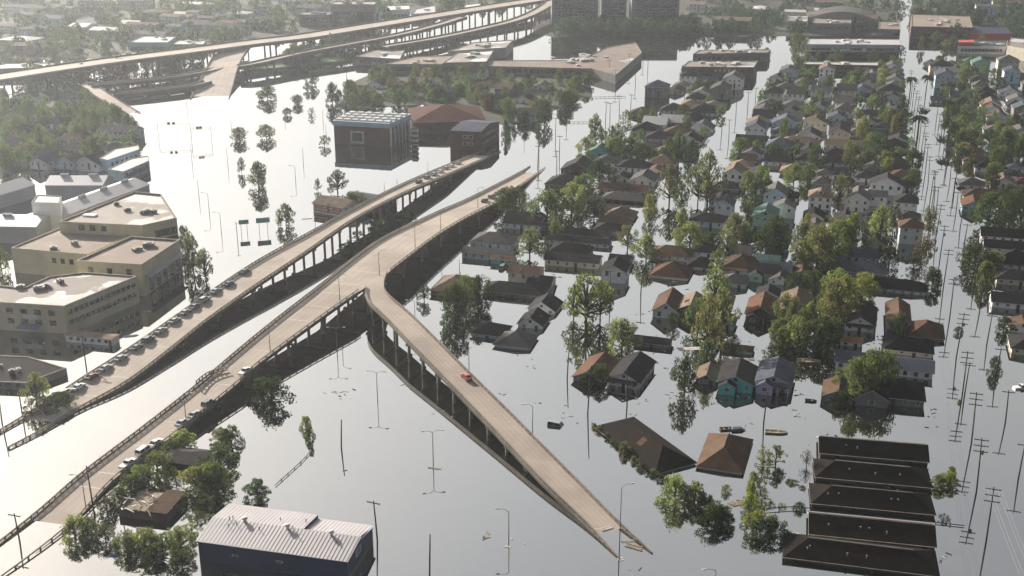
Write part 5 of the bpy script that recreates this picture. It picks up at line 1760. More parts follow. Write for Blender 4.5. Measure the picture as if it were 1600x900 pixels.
# ------------------------------------------------------------------ trees and bushes: px, py, radius, height, kind, leaf
for a_ in (
        # near bushes along the central overpass
        (425, 628, 6.1, 7, 'bush', 'd'), (408, 622, 3.7, 6.2, 'bush', 'd'), (362, 698, 4, 5.9, 'bush', 'd'), (345, 690, 2.9, 3.9, 'bush', 'g'), (287, 700, 3.9, 4.7, 'bush', 'l'), (247, 742, 4.4, 6.2, 'bush', 'g'), (225, 757, 3.7, 5.1, 'bush', 'l'),
        (205, 770, 3.9, 4.7, 'bush', 'g'), (188, 783, 2.9, 3.9, 'bush', 'g'), (168, 802, 3.1, 3.9, 'bush', 'd'), (312, 765, 5.5, 6.2, 'bush', 'l'), (335, 765, 5.5, 7, 'bush', 'g'), (345, 730, 5.1, 6.2, 'bush', 'd'), (300, 785, 4.1, 4.7, 'scrub', 'g'),
        (325, 795, 4.1, 3.5, 'scrub', 'g'), (403, 775, 3.9, 4.3, 'bush', 'd'), (118, 843, 3.9, 5.5, 'bush', 'l'), (143, 838, 3.3, 4.7, 'bush', 'g'), (165, 845, 2.8, 3.9, 'bush', 'g'), (198, 862, 3.9, 4.7, 'bush', 'g'), (228, 862, 4.2, 5.5, 'bush', 'l'), (255, 868, 4, 5.1, 'bush', 'g'),
        (283, 852, 3.3, 4.7, 'bush', 'l'), (300, 838, 2.8, 3.9, 'scrub', 'l'), (285, 885, 3.3, 3.5, 'bush', 'd'), (478, 668, 1.7, 3.4, 'bush', 'l'), (484, 684, 1.7, 3.4, 'bush', 'g'), (487, 706, 0.83, 1.4, 'bush', 'd'),
        (350, 897, 1.1, 1.4, 'scrub', 'l'), (270, 712, 3.1, 4.3, 'bush', 'g'), (320, 745, 4.1, 5.1, 'bush', 'd'),
        (178, 800, 2, 2.4, 'scrub', 'l'), (195, 797, 1.8, 2, 'scrub', 'o'), (212, 782, 2.4, 3, 'scrub', 'd'), (262, 765, 2.2, 2.6, 'scrub', 'l'), (275, 752, 2.6, 3.4, 'scrub', 'g'), (282, 800, 2, 2.2, 'scrub', 'o'), (340, 785, 2.4, 2.8, 'scrub', 'd'), (352, 765, 2.6, 3.2, 'scrub', 'g'),
        (180, 858, 2, 2.8, 'scrub', 'o'), (213, 872, 2.2, 2.6, 'scrub', 'd'), (242, 880, 2, 2.4, 'scrub', 'g'), (268, 845, 2.4, 3.4, 'scrub', 'l'), (130, 852, 2, 2.6, 'scrub', 'o'), (308, 812, 2.2, 2.4, 'scrub', 'o'), (330, 815, 1.8, 2, 'scrub', 'l'), (235, 845, 2.4, 3.6, 'scrub', 'o'),
        # near the first overpass
        (58, 632, 5, 10, 'airy', 'l'), (50, 648, 3, 5, 'scrub', 'd'), (70, 646, 3, 4.5, 'scrub', 'g'), (303, 425, 5, 15, 'tall', 'o'), (322, 441, 4.2, 13, 'airy', 'o'), (290, 395, 3.5, 11, 'tall', 'o'), (3, 425, 4, 12, 'tall', 'g'),
        (447, 352, 5.2, 9.5, 'tall', 'o'), (404, 292, 6.2, 12, 'tall', 'o'), (378, 270, 3.4, 8, 'airy', 'o'), (418, 155, 7, 9, 'broad', 'd'), (465, 163, 4.6, 6, 'broad', 'd'), (449, 180, 3, 4.5, 'broad', 'd'),
        (374, 219, 5.6, 7, 'broad', 'o'), (416, 216, 6.2, 7.5, 'broad', 'o'), (488, 133, 5, 10, 'tall', 'd'), (480, 142, 3, 6, 'tall', 'd'), (487, 181, 4, 5, 'scrub', 'o'), (507, 228, 4, 6, 'airy', 'o'),
        (528, 301, 6, 11, 'airy', 'd'), (497, 298, 2, 6, 'airy', 'o'), (553, 327, 6.8, 8, 'bush', 'g'), (572, 330, 4.5, 6, 'bush', 'd'), (612, 348, 5, 4.5, 'bush', 'd'), (590, 362, 5.5, 5, 'bush', 'd'), (560, 378, 5, 4.5, 'scrub', 'd'), (545, 392, 4.5, 3.5, 'bush', 'd'), (640, 340, 4, 4, 'scrub', 'g'),
        # between ramp and houses
        (663, 470, 3, 6, 'airy', 'd'), (712, 502, 8, 13, 'broad', 'd'), (748, 485, 6.4, 12, 'broad', 'd'), (728, 475, 6, 10, 'broad', 'g'), (704, 515, 5, 7, 'scrub', 'd'), (916, 506, 9.6, 18, 'airy', 'l'), (938, 500, 5.5, 14, 'airy', 'g'), (896, 500, 5, 13, 'airy', 'l'),
        (972, 549, 6.2, 10.5, 'broad', 'l'), (1069, 618, 4.6, 12, 'tall', 'd'), (920, 600, 3, 4, 'bush', 'd'), (937, 598, 3.4, 6, 'bush', 'd'), (1105, 548, 7, 19, 'airy', 'o'), (1128, 520, 6, 16, 'airy', 'o'), (1115, 480, 6, 15, 'airy', 'l'), (1090, 520, 5.5, 12, 'airy', 'g'),
        (1104, 560, 3.2, 6, 'bush', 'd'), (1052, 510, 2.6, 5, 'airy', 'd'), (1145, 560, 4, 8, 'airy', 'd'), (1009, 408, 5.6, 10, 'broad', 'l'), (1014, 342, 4.2, 11, 'tall', 'l'), (1018, 322, 3.4, 7, 'broad', 'd'), (1046, 318, 8, 18, 'airy', 'o'), (1064, 330, 5, 12, 'airy', 'g'),
        (1105, 322, 10.5, 26, 'airy', 'o'), (1090, 318, 6, 20, 'airy', 'o'), (855, 350, 9.5, 14, 'broad', 'g'), (893, 332, 8.5, 13, 'broad', 'l'), (912, 310, 7, 11, 'broad', 'g'), (868, 335, 7, 11, 'broad', 'd'), (937, 288, 7, 12, 'broad', 'd'),
        (797, 332, 8, 11, 'broad', 'd'), (812, 318, 5, 8, 'broad', 'd'), (828, 402, 6, 12, 'airy', 'o'), (868, 372, 4, 8, 'airy', 'o'), (1078, 388, 7, 10, 'broad', 'l'), (1147, 378, 6, 12, 'broad', 'o'), (1112, 385, 7, 6, 'bush', 'd'), (1172, 385, 6, 6, 'bush', 'd'),
        (1066, 350, 3.5, 7, 'broad', 'l'), (940, 335, 3, 8, 'airy', 'g'), (1048, 425, 3.6, 6, 'scrub', 'o'), (1135, 405, 5, 10, 'airy', 'o'), (1120, 425, 5, 9, 'airy', 'l'), (1168, 335, 3.4, 6, 'airy', 'l'),
        # middle block
        (1205, 398, 8, 13, 'broad', 'd'), (1275, 420, 9, 16, 'broad', 'o'), (1312, 400, 8, 14, 'broad', 'g'), (1332, 392, 8, 15, 'broad', 'l'), (1260, 372, 5, 11, 'airy', 'l'), (1375, 375, 7, 15, 'airy', 'l'), (1395, 362, 5, 12, 'airy', 'g'), (1389, 416, 4.8, 7.5, 'broad', 'd'),
        (1440, 402, 5.8, 9.5, 'bare', 'y'), (1428, 415, 4, 6, 'airy', 'o'), (1456, 449, 3.9, 7, 'bush', 'd'), (1450, 368, 5, 13, 'airy', 'g'), (1242, 455, 4.6, 7, 'broad', 'd'), (1272, 455, 5, 7.5, 'broad', 'd'), (1308, 468, 6.5, 11, 'broad', 'l'), (1300, 505, 8, 15, 'broad', 'o'), (1318, 490, 7, 13, 'broad', 'g'),
        (1238, 518, 6, 12, 'airy', 'o'), (1225, 505, 5, 10, 'broad', 'o'), (1283, 548, 8.5, 11, 'broad', 'd'), (1248, 545, 7, 10, 'broad', 'g'), (1222, 535, 5, 8, 'broad', 'o'), (1262, 530, 7, 12, 'broad', 'g'), (1337, 622, 6.6, 12, 'broad', 'o'), (1368, 615, 6.8, 13, 'broad', 'g'), (1312, 632, 3, 4, 'bush', 'd'),
        (1405, 525, 4, 8, 'bush', 'd'), (1180, 318, 5, 11, 'broad', 'd'), (1187, 300, 5, 12, 'broad', 'l'), (1168, 300, 4, 10, 'broad', 'g'), (1232, 322, 3.2, 6, 'bush', 'd'), (1310, 325, 6, 16, 'airy', 'o'), (1240, 288, 6, 10, 'broad', 'l'), (1262, 285, 5, 9, 'broad', 'g'), (1275, 262, 6, 12, 'tall', 'd'),
        (1425, 290, 4.5, 8, 'broad', 'd'), (1425, 265, 5, 10, 'broad', 'd'), (1385, 268, 3.6, 7, 'broad', 'l'), (1330, 262, 6, 12, 'broad', 'o'), (1370, 245, 7, 12, 'broad', 'd'), (1280, 410, 6, 10, 'broad', 'd'), (1298, 385, 6, 12, 'airy', 'l'), (1253, 395, 6, 12, 'broad', 'o'), (1348, 465, 5, 9, 'broad', 'l'),
        (1205, 560, 3, 5, 'scrub', 'd'), (1200, 605, 2.4, 4, 'scrub', 'g'), (1218, 612, 2, 3.5, 'bush', 'd'),
        # across the pole-lined street
        (1543, 357, 10, 15, 'broad', 'g'), (1575, 352, 7, 14, 'airy', 'd'), (1596, 345, 9, 15, 'broad', 'd'), (1523, 422, 6, 10, 'broad', 'd'), (1537, 445, 5, 9, 'tall', 'l'), (1512, 405, 3, 6, 'broad', 'd'), (1550, 425, 5, 8, 'broad', 'o'), (1572, 330, 6, 12, 'broad', 'd'),
        (1521, 262, 3, 5, 'bush', 'd'), (1500, 250, 4, 7, 'broad', 'd'), (1570, 250, 7, 15, 'broad', 'd'), (1592, 255, 7, 16, 'airy', 'g'), (1497, 520, 1.6, 2.2, 'bush', 'd'), (1568, 517, 3, 5, 'bush', 'd'), (1553, 583, 2.4, 5.5, 'bush', 'd'), (1499, 629, .8, 1, 'bush', 'l'),
        # near shrubs between the drowned houses
        (1054, 784, 4.4, 6.6, 'bush', 'l'), (1070, 788, 3.6, 5, 'scrub', 'g'), (1086, 786, 3.4, 5.6, 'bush', 'l'), (1100, 797, 3, 4, 'bush', 'd'), (1117, 818, 4.2, 5, 'bush', 'd'), (1128, 818, 3.6, 4, 'bush', 'd'), (1182, 830, 3.8, 5, 'bush', 'l'), (1203, 836, 4.2, 4.4, 'bush', 'd'), (1134, 769, 1.3, 2, 'bush', 'l'),
        (1192, 728, 3.2, 6, 'scrub', 'l'), (1212, 728, 3.4, 6, 'scrub', 'o'), (1216, 743, 1.7, 1.8, 'bush', 'd'), (1260, 729, 2.3, 4.5, 'bare', 'y'), (1238, 755, 1.7, .9, 'bush', 'l'), (1254, 763, 1, .7, 'bush', 'l'), (1249, 796, 1.7, 1.8, 'bush', 'd'), (1222, 792, 1.6, .9, 'scrub', 'l'), (1203, 790, 1.5, .9, 'scrub', 'l'),
        (1177, 760, 1.4, 4, 'bush', 'l'), (1174, 775, 1.6, 4, 'bush', 'l'), (1170, 795, 2.2, 4, 'bush', 'l'), (1190, 785, 3, 2, 'scrub', 'l'), (1180, 805, 2.6, 3, 'scrub', 'l'), (1188, 770, 2.2, 1.8, 'scrub', 'l'), (1466, 760, 2.4, 3.2, 'bush', 'g'), (1484, 757, 2.4, 3.4, 'bush', 'l'), (1474, 812, 1.6, 1.6, 'scrub', 'd'), (1487, 740, 1.2, 2, 'bush', 'l'),
        (929, 668, 1, 1.3, 'bush', 'l'), (937, 674, 1.2, 1.6, 'bush', 'l'), (950, 685, 1.2, 1.4, 'bush', 'd'), (975, 708, 2, 3.2, 'bush', 'o'), (965, 698, 1.2, 1.2, 'bush', 'd'), (990, 722, 1.4, 1.6, 'bush', 'g'), (1003, 733, 1.5, 1.6, 'bush', 'o'), (1020, 742, 1.5, 1.5, 'bush', 'o'), (1035, 750, 1.4, 1.4, 'bush', 'd'),
        (942, 678, .7, .9, 'scrub', 'o'), (956, 692, .9, 1.6, 'scrub', 'l'), (970, 702, 1.3, 2, 'scrub', 'g'), (982, 715, 1, 1.2, 'scrub', 'd'), (997, 727, 1.1, 2.1, 'scrub', 'o'), (1012, 739, 1.6, 1.3, 'scrub', 'd'), (1028, 747, 1.1, 1.9, 'scrub', 'l'), (1042, 758, 1.8, 2.6, 'scrub', 'g'),
        # wooded block behind the brick halls, edge trees
        (520, 162, 6, 13, 'broad', 'd'), (545, 155, 6, 12, 'broad', 'o'), (570, 160, 6, 10, 'broad', 'g'), (590, 168, 5, 9, 'broad', 'o'), (625, 165, 6, 10, 'broad', 'd'), (645, 150, 6, 12, 'broad', 'd'), (850, 195, 6, 13, 'broad', 'd'), (820, 195, 5, 9, 'broad', 'd'), (795, 190, 6, 13, 'broad', 'g'), (790, 215, 3, 10, 'tall', 'd'),
        (930, 228, 6, 17, 'tall', 'g'), (915, 238, 5, 8, 'broad', 'l'), (962, 245, 8, 10, 'broad', 'l'), (985, 240, 7, 9, 'broad', 'g'), (1005, 252, 6, 9, 'broad', 'd'), (1060, 255, 7, 17, 'airy', 'd'), (1080, 248, 5, 10, 'broad', 'd')):
    tree(*a_)
tree(88, 634, 5, 3.2, 'bush', 'g', z=1.0, desc='low green bush growing over the flooded foot of the first overpass', own=True)
tree(98, 628, 4, 3.0, 'bush', 'd', z=1.2, desc='dark bush beside the last parked car on the first overpass', own=True)
for a_ in ((1434, 214, 6, 13, 'broad palm in the water beside the pole-lined street'), (1421, 152, 5.5, 14, 'shaggy far palm on the near kerb side of the pole-lined street'),
           (1446, 148, 5, 14, 'shaggy palm across from another far down the street'), (1480, 225, 6, 13, 'tall ragged palm across the pole-lined street'), (1478, 190, 5, 14, 'tall ragged palm farther across the pole-lined street')):
    palm(*a_)
# ------------------------------------------------------------------ cars on the overpasses
def on_deck(ov, px, py):
    _, Lw, Rw = ov
    best = None
    for i in range(len(Lw) - 1):
        for s in (0, .25, .5, .75):
            a, b = Lw[i].lerp(Lw[i + 1], s), Rw[i].lerp(Rw[i + 1], s)
            for f in (.08, .12, .15, .2, .25, .3, .4, .5, .6, .7, .75, .8, .85, .9):
                q = a.lerp(b, f)
                x, y = pix(q)
                d = (x - px) ** 2 + (y - py) ** 2
                if best is None or d < best[0]:
                    dr = (Lw[i + 1] - Lw[i])
                    best = (d, q.copy(), math.atan2(dr.y, dr.x))
    return best[1], best[2]


ORD = ['first', 'second', 'third', 'fourth', 'fifth', 'sixth', 'seventh', 'eighth', 'ninth', 'tenth', 'eleventh', 'twelfth', 'thirteenth', 'fourteenth', 'fifteenth', 'sixteenth', 'seventeenth', 'eighteenth', 'nineteenth', 'twentieth']
row = [(104, 617, 'white', 'suv'), (124, 606, 'white', 'sedan'), (145, 591, 'maroon', 'sedan'), (166, 577, 'silver', 'sedan'), (188, 563, 'silver', 'sedan'), (214, 545, 'grey', 'sedan'), (232, 532, 'grey', 'suv'), (252, 518, 'silver', 'sedan'),
       (274, 504, 'silver', 'sedan'), (289, 491, 'silver', 'sedan'), (304, 481, 'grey', 'sedan'), (319, 471, 'silver', 'suv'), (338, 458, 'silver', 'sedan'), (358, 445, 'blue', 'sedan'), (383, 427, 'grey', 'sedan')]
for i, (px, py, c_, st) in enumerate(row):
    p, rz = on_deck(ov_left, px, py)
    car(p, rz + rnd.uniform(-.05, .05), st, c_, f"{c_} {'car' if st == 'sedan' else st}, {ORD[i]} in the long parked line counted from the bush", own=True)
for i, (px, py, c_) in enumerate(((655, 285, 'black'), (667, 279, 'grey'), (678, 274, 'silver'), (688, 269, 'white'), (697, 265, 'silver'), (706, 261, 'white'), (716, 257, 'silver'))):
    p, rz = on_deck(ov_left, px, py)
    car(p, rz, 'sedan', c_, f"{c_} car, {ORD[i]} in the far line where the first overpass dips", own=True)
for px, py, c_, st, ds in ((384, 585, 'white', 'pickup', 'white pickup truck parked by the big bush on the central overpass'), (325, 632, 'grey', 'suv', 'dark grey suv parked at the railing of the central overpass'),
                           (303, 651, 'silver', 'sedan', 'silver sedan second from the bushes on the central overpass'), (285, 664, 'silver', 'sedan', 'silver sedan beside the bushes at the central overpass railing'),
                           (244, 695, 'white', 'sedan', 'white sedan behind the bushes on the central overpass'), (226, 708, 'white', 'van', 'white van half hidden by bushes on the central overpass'),
                           (203, 730, 'white', 'pickup', 'white truck cab lowest on the central overpass among bushes'),
                           (757, 314, 'black', 'sedan', 'black car, lowest of four parked near the far end of the central overpass'), (768, 309, 'grey', 'suv', 'grey suv, second of four near the far end of the central overpass'),
                           (778, 304, 'grey', 'sedan', 'grey car, third of four near the far end of the central overpass'), (787, 299, 'silver', 'sedan', 'silver car, last of four near the far end of the central overpass')):
    p, rz = on_deck(ov_main, px, py)
    car(p, rz, st, c_, ds, own=True)
p, rz = on_deck(ov_ramp, 728, 591)
car(p, rz + math.pi, 'sedan', 'red', 'lone rusty red car on the descending ramp', own=True)
car(P(870, 664), R(-20), 'van', 'silver', 'silver van afloat in open water beside the ramp', own=True, grp='vehicles in the flood water', sink=.95, tilt=(.05, .06))
car(P(1597, 606), R(12), 'pickup', 'white', 'white pickup truck standing in the pole-lined street', own=True, grp='vehicles in the flood water', sink=.6)
car(P(1155, 672), R(5), 'suv', 'black', 'black suv sunk to its windows near the rust-roofed drowned house', own=True, grp='vehicles in the flood water', sink=1.0)
car(P(1112, 407), R(10), 'sedan', 'silver', 'silver car sunk between the brown house and the mint house', own=True, grp='vehicles in the flood water', sink=.5)
car(P(786, 418), R(70), 'van', 'grey', 'grey van moored beside the orange-roofed lean-to', own=True, grp='vehicles in the flood water', sink=.6)
for px, py, ds in ((1502, 294, 'dark car sunk by the pole-lined street, nearer of two'), (1499, 286, 'dark car sunk by the pole-lined street, farther of two')):
    car(P(px, py), R(-14), 'sedan', 'black', ds, own=True, grp='vehicles in the flood water', sink=.6)


# ------------------------------------------------------------------ boats
def boat(px, py, L_, W_, rz, m, desc):
    t = thing('small_boat', desc, 'boat', P(px, py), rz, 'small boats', own=True)
    b = MB()
    n = 8
    ring = []
    for i in range(n + 1):
        f = i / n
        hw = W_ / 2 * (1 if f < .55 else math.cos((f - .55) / .45 * math.pi / 2) ** .7 + .03)
        ring.append((-L_ / 2 + L_ * f, hw))
    top = [(x, -w_, .45) for x, w_ in ring] + [(x, w_, .45) for x, w_ in reversed(ring)]
    bot = [(x * .92, -w_ * .7, -.2) for x, w_ in ring] + [(x * .92, w_ * .7, -.2) for x, w_ in reversed(ring)]
    inn = [(x * .95, y * .85, .44) for x, y, z in top]
    fl = [(x * .9, y * .75, .08) for x, y, z in top]
    k = len(top)
    b.add(bot + top + inn + fl, [(i, (i + 1) % k, k + (i + 1) % k, k + i) for i in range(k)] + [(k + i, k + (i + 1) % k, 2 * k + (i + 1) % k, 2 * k + i) for i in range(k)]
          + [(2 * k + i, 2 * k + (i + 1) % k, 3 * k + (i + 1) % k, 3 * k + i) for i in range(k)] + [tuple(range(3 * k, 4 * k))])
    b.build('hull', m, t)
    for x in (-L_ * .25, L_ * .08):
        MB().box(x - .15, x + .15, -W_ * .4, W_ * .4, .3, .36).build('thwart', 'debris_wood', t)


boat(1213, 676, 6, 2.0, R(-8), 'car_beige', 'pale open boat behind the rust-roofed drowned house')
boat(1264, 565, 7, 2.6, R(-5), 'debris_wood', 'brown flat boat moored beside the lavender cottage')
boat(1267, 627, 3.2, 1.3, R(-12), 'car_black', 'dark small boat in the pole-lined street by the big dark house')
boat(1137, 671, 4.2, 1.6, R(6), 'roof_tan', 'tan open boat behind the rust-roofed drowned house')

# ------------------------------------------------------------------ utility poles
tips = []
LINE = [(1541, 846, 13.5), (1526, 769, 14.3), (1518, 694, 14.5), (1503, 622, 14), (1494, 558, 14.2), (1484, 497, 14), (1474, 448, 14), (1468, 408, 14), (1462, 372, 14), (1457, 341, 14), (1453, 314, 14), (1450, 290, 14), (1446, 269, 14), (1443, 250, 14), (1440, 233, 14),
        (1437, 217, 14), (1434, 202, 14), (1431, 188, 14), (1428, 175, 13), (1426, 163, 13), (1424, 152, 13), (1422, 141, 13)]
for i, (x, y, h) in enumerate(LINE):
    _, tp = utility_pole(x, y, h, 3 if i < 5 else 2, f"tall dark utility pole, {ORD[i] if i < 20 else 'next to farthest' if i == 20 else 'farthest'} from the bottom edge along the pole-lined street", True, 'tall poles along the street', transformer=(i % 3 == 1))
    tips.append(tp)
LINE2 = [(1591, 748, 9.5), (1571, 662, 9.5), (1555, 591, 9.5), (1542, 536, 9.5), (1531, 487, 9.5), (1522, 447, 9.2), (1514, 413, 9), (1506, 384, 9), (1500, 356, 9), (1494, 331, 9), (1489, 308, 9), (1484, 287, 9), (1478, 262, 9), (1474, 240, 9), (1470, 220, 9), (1466, 202, 9), (1463, 188, 9)]
for i, (x, y, h) in enumerate(LINE2):
    utility_pole(x, y, h, 1, f"shorter one-armed utility pole, {ORD[i]} along the far kerb of the pole-lined street", True, 'short poles along the street')
for i, (x, y) in enumerate(((1507, 617), (1536, 428), (1463, 330), (1459, 305), (1492, 290), (1480, 258))):
    utility_pole(x, y, 9.5 if i < 2 else 11, 1, f"extra utility pole, {ORD[i]} counted up the pole-lined street", True, 'extra poles in the street')
for x, y, h, ar, ds in ((590, 844, 10, 1, 'thin utility pole behind the corner of the blue warehouse'), (533, 700, 8, 0, 'bare leaning pole in open water below the central overpass'), (671, 905, 10.5, 0, 'bare pole rising at the bottom edge in open water'),
                        (31, 846, 7, 1, 'utility pole in the water at the lower corner beside the central overpass'), (147, 801, 12, 0, 'tall bare pole among the bushes beside the central overpass'),
                        (886, 591, 9.5, 0, 'bare pole in open water between the ramp and the rust-roofed house'), (918, 645, 14, 0, 'tall bent pole in front of the rust-roofed house'), (980, 634, 11, 0, 'bent pole in front of the white-fronted cottage'),
                        (1001, 460, 11, 1, 'utility pole in the cross street near the steep brown-roofed house'), (954, 470, 11, 1, 'utility pole beside the big open-crowned tree'), (1193, 660, 9, 0, 'pole in front of the lavender cottage'), (3, 662, 10, 0, 'bare pole at the left edge by the first overpass'),
                        (35, 648, 9, 0, 'bare pole beside the foot of the first overpass'), (134, 568, 9, 1, 'utility pole by the office trailer'), (542, 134, 24, 0, 'very tall dark mast beyond the wooded block'), (1100, 345, 10, 0, 'pole among the tall open trees by the middle street')):
    utility_pole(x, y, h, ar, ds, True, 'single poles')
k = 0
for x, y in ((840, 262), (842, 250), (870, 270), (874, 245), (946, 188), (953, 190), (968, 178), (985, 176), (1012, 110), (1005, 95), (982, 108), (993, 130), (952, 118), (962, 135), (1069, 158), (1083, 160), (1090, 155), (1150, 180), (1168, 172), (1180, 165), (1128, 205), (1139, 218), (868, 215), (885, 190)):
    utility_pole(x, y, 11, 1, f"thin far utility pole in the wide avenue water, {ORD[k] if k < 20 else ['twenty-first', 'twenty-second', 'twenty-third', 'twenty-fourth'][k - 20]} of the scattered ones", True, 'far poles in the avenue')
    k += 1


def power_line(a, b, desc, offs=(-1.45, -.7, .7, 1.45), m_='wire'):
    t = thing('power_line', desc, 'power line', (0, 0, 0), 0, 'power lines along the street', own=True, at=(a + b) / 2)
    for o in offs:
        pts = []
        for i in range(11):
            f = i / 10
            q = a.lerp(b, f) + GV * o
            q.z += -.2 - 1.0 * 4 * f * (1 - f) * .55
            pts.append(q)
        MB().tube(pts, .013, 4).build('wire', m_, t)


for i in range(6):
    power_line(tips[i], tips[i + 1], f"power lines strung in the {ORD[i]} span between the tall street poles")
end = tips[0] + (tips[0] - tips[1]).normalized() * 42 + GV * 3
power_line(tips[0], Vector((end.x, end.y, 13)), 'pale glint-coloured power lines leaving the last tall pole at the bottom corner', m_='wire_glint')

# ------------------------------------------------------------------ street lamps
for x, y, h, ar, ds in ((590, 625, 8.2, 2, 'double-armed street lamp in the water under the ramp'), (677, 722, 8.2, 2, 'double-armed street lamp standing alone in open water'), (527, 552, 8, 2, 'double-armed street lamp close under the central overpass'),
                        (795, 848, 7.8, 1, 'street lamp low in the open water left of the ramp end'), (1115, 945, 8, 1, 'street lamp tip at the bottom edge'), (967, 878, 18, 1, 'tall street lamp beside the flooded ramp end'), (832, 684, 9, 1, 'street lamp beside the middle of the ramp'),
                        (733, 586, 9, 1, 'street lamp beside the red car on the ramp'), (649, 512, 9, 1, 'street lamp beside the upper bend of the ramp'), (136, 806, 10, 1, 'street lamp at the bushes on the central overpass'), (343, 330, 0, 0, None),
                        (327, 331, 8, 1, 'street lamp in bright water behind the tan complex'), (346, 363, 8, 1, 'street lamp in bright water nearer the green signs'), (311, 308, 8, 0, 'bare lamp post far out in the bright water'), (300, 252, 9, 0, 'bare post by the sign gantry'),
                        (356, 258, 9, 0, 'bare post in the bright water before the far trees'), (474, 255, 8, 0, 'tall bare post beside the brick hall'), (462, 283, 7, 1, 'street lamp near the small orange building'), (492, 340, 7, 0, 'post beside the first overpass'),
                        (621, 300, 6, 0, 'post behind the first overpass, near side of two'), (601, 305, 6, 0, 'post behind the first overpass, far side of two'), (669, 275, 7, 0, 'post with small sign behind the parked far cars'), (420, 128, 7, 0, 'far post by the round dark tree'), (292, 168, 7, 0, 'far post at the foot of the wide ramp'),
                        (362, 205, 7, 0, 'far post between the dark trees and wide ramp'), (242, 166, 6, 0, 'far post near the narrow ramp'), (510, 215, 7, 0, 'far post in front of the skylit hall'), (505, 190, 7, 0, 'far post at the edge of the wooded block'), (445, 185, 7, 0, 'far post between round trees'),
                        (690, 388, 6, 0, 'post in the water beneath the central overpass, houses side'), (718, 430, 6, 0, 'post in the water beside the tan hip roof'), (777, 225, 6, 0, 'post at the corner of the far brick block'), (819, 220, 7, 0, 'post by the far avenue edge')):
    if ds:
        street_lamp(x, y, h, ar, R(200) if x == 967 else rnd.uniform(-.2, .2), 0.0, ds, True)
for x, y, ds in ((600, 441, 'at the ramp mouth'), (651, 392, 'past the ramp mouth'), (689, 361, 'halfway to the far end'), (747, 325, 'near the four parked cars'), (531, 470, 'before the ramp mouth'), (425, 552, 'above the big bush'), (290, 660, 'next to the parked silver cars')):
    p, rz = on_deck(ov_main, x, y)
    px_, py_ = pix(p)
    street_lamp(px_, py_, 8.5, 1, rz + math.pi / 2, p.z, f"slim street lamp mounted on the central overpass {ds}", True)

# ------------------------------------------------------------------ road signs and gantry
def road_sign(px, py, w_, h_, zc, desc):
    t = thing('road_sign', desc, 'road sign', P(px, py), R(18), 'green road signs', own=True)
    MB().box(-w_ / 2, w_ / 2, -.1, 0, zc - h_ / 2, zc + h_ / 2).build('panel', 'sign_green', t)
    fr = MB()
    for x0, x1, z0, z1 in ((-w_ / 2, w_ / 2, zc + h_ / 2 - .22, zc + h_ / 2 - .1), (-w_ / 2, w_ / 2, zc - h_ / 2 + .1, zc - h_ / 2 + .22), (-w_ / 2 + .1, -w_ / 2 + .2, zc - h_ / 2 + .22, zc + h_ / 2 - .22), (w_ / 2 - .2, w_ / 2 - .1, zc - h_ / 2 + .22, zc + h_ / 2 - .22)):
        fr.box(x0, x1, -.13, -.1, z0, z1)
    fr.build('border', 'dull_white', t)
    for i, (zz, n) in enumerate(((zc + h_ * .17, 7), (zc - h_ * .17, 5))):
        for j in range(n):
            a = -w_ * .36 + w_ * .72 * j / n
            MB().box(a, a + w_ * .06, -.13, -.1, zz - h_ * .1, zz + h_ * .1).build('legend_stroke', 'dull_white', t)
    for s in (-.3, .3):
        MB().tube([(s * w_, .12, -1.5), (s * w_, .12, zc + h_ / 2)], .1, 6).build('post', 'lamp_metal', t)


road_sign(382, 364, 3.9, 1.8, 4.6, 'small green road sign standing in bright water, shorter of two')
road_sign(412, 362, 5.4, 2.1, 4.8, 'wider green road sign next to the shorter one')
t = thing('sign_post', 'slender sign post in the bright water beside the green signs', 'post', P(371, 374), 0, own=True)
MB().tube([(0, 0, -1), (0, 0, 7)], .12, 6).build('pole', 'lamp_metal', t)
MB().bar((-.8, 0, 6.8), (.9, 0, 6.8), .1).build('arm', 'lamp_metal', t)


def gantry(a, b, h, desc):
    pa, pb = P(*a), P(*b)
    c = (pa + pb) / 2
    t = thing('sign_gantry', desc, 'gantry', c, 0, own=True)
    A, B = pa - c, pb - c
    for q in (A, B):
        MB().tube([(q.x, q.y, -1), (q.x, q.y, h)], .09, 6).build('post', 'lamp_metal', t)
    tr = MB()
    for z in (h, h - 1.1):
        tr.bar((A.x, A.y, z), (B.x, B.y, z), .07)
    n = 9
    for i in range(n):
        p, q = A.lerp(B, i / n), A.lerp(B, (i + 1) / n)
        tr.bar((p.x, p.y, h if i % 2 else h - 1.1), (q.x, q.y, h - 1.1 if i % 2 else h), .08)
    tr.build('truss', 'lamp_metal', t)
    for f in (.35, .5):
        q = A.lerp(B, f)
        MB().box(q.x - .7, q.x + .7, q.y - .3, q.y - .18, h - .7, h + .7).build('sign_panel', 'lamp_metal', t)


gantry((248, 216), (299, 215), 8, 'wide truss sign gantry standing in the bright far water')
gantry((300, 224), (331, 221), 8, 'second sign gantry joined to the wide one')

# ------------------------------------------------------------------ floating debris
def plank(px, py, L_, W_, rz, m, desc, z=.05):
    t = thing('floating_debris', desc, 'debris', P(px, py), rz, 'floating debris', own=True)
    for i in range(4):
        y = (i - 1.5) * W_ / 4
        MB().box(-L_ / 2 + rnd.uniform(-.3, .3), L_ / 2 + rnd.uniform(-.3, .3), y - W_ / 9, y + W_ / 9, -.05, z + rnd.uniform(0, .1)).build('plank', m, t)


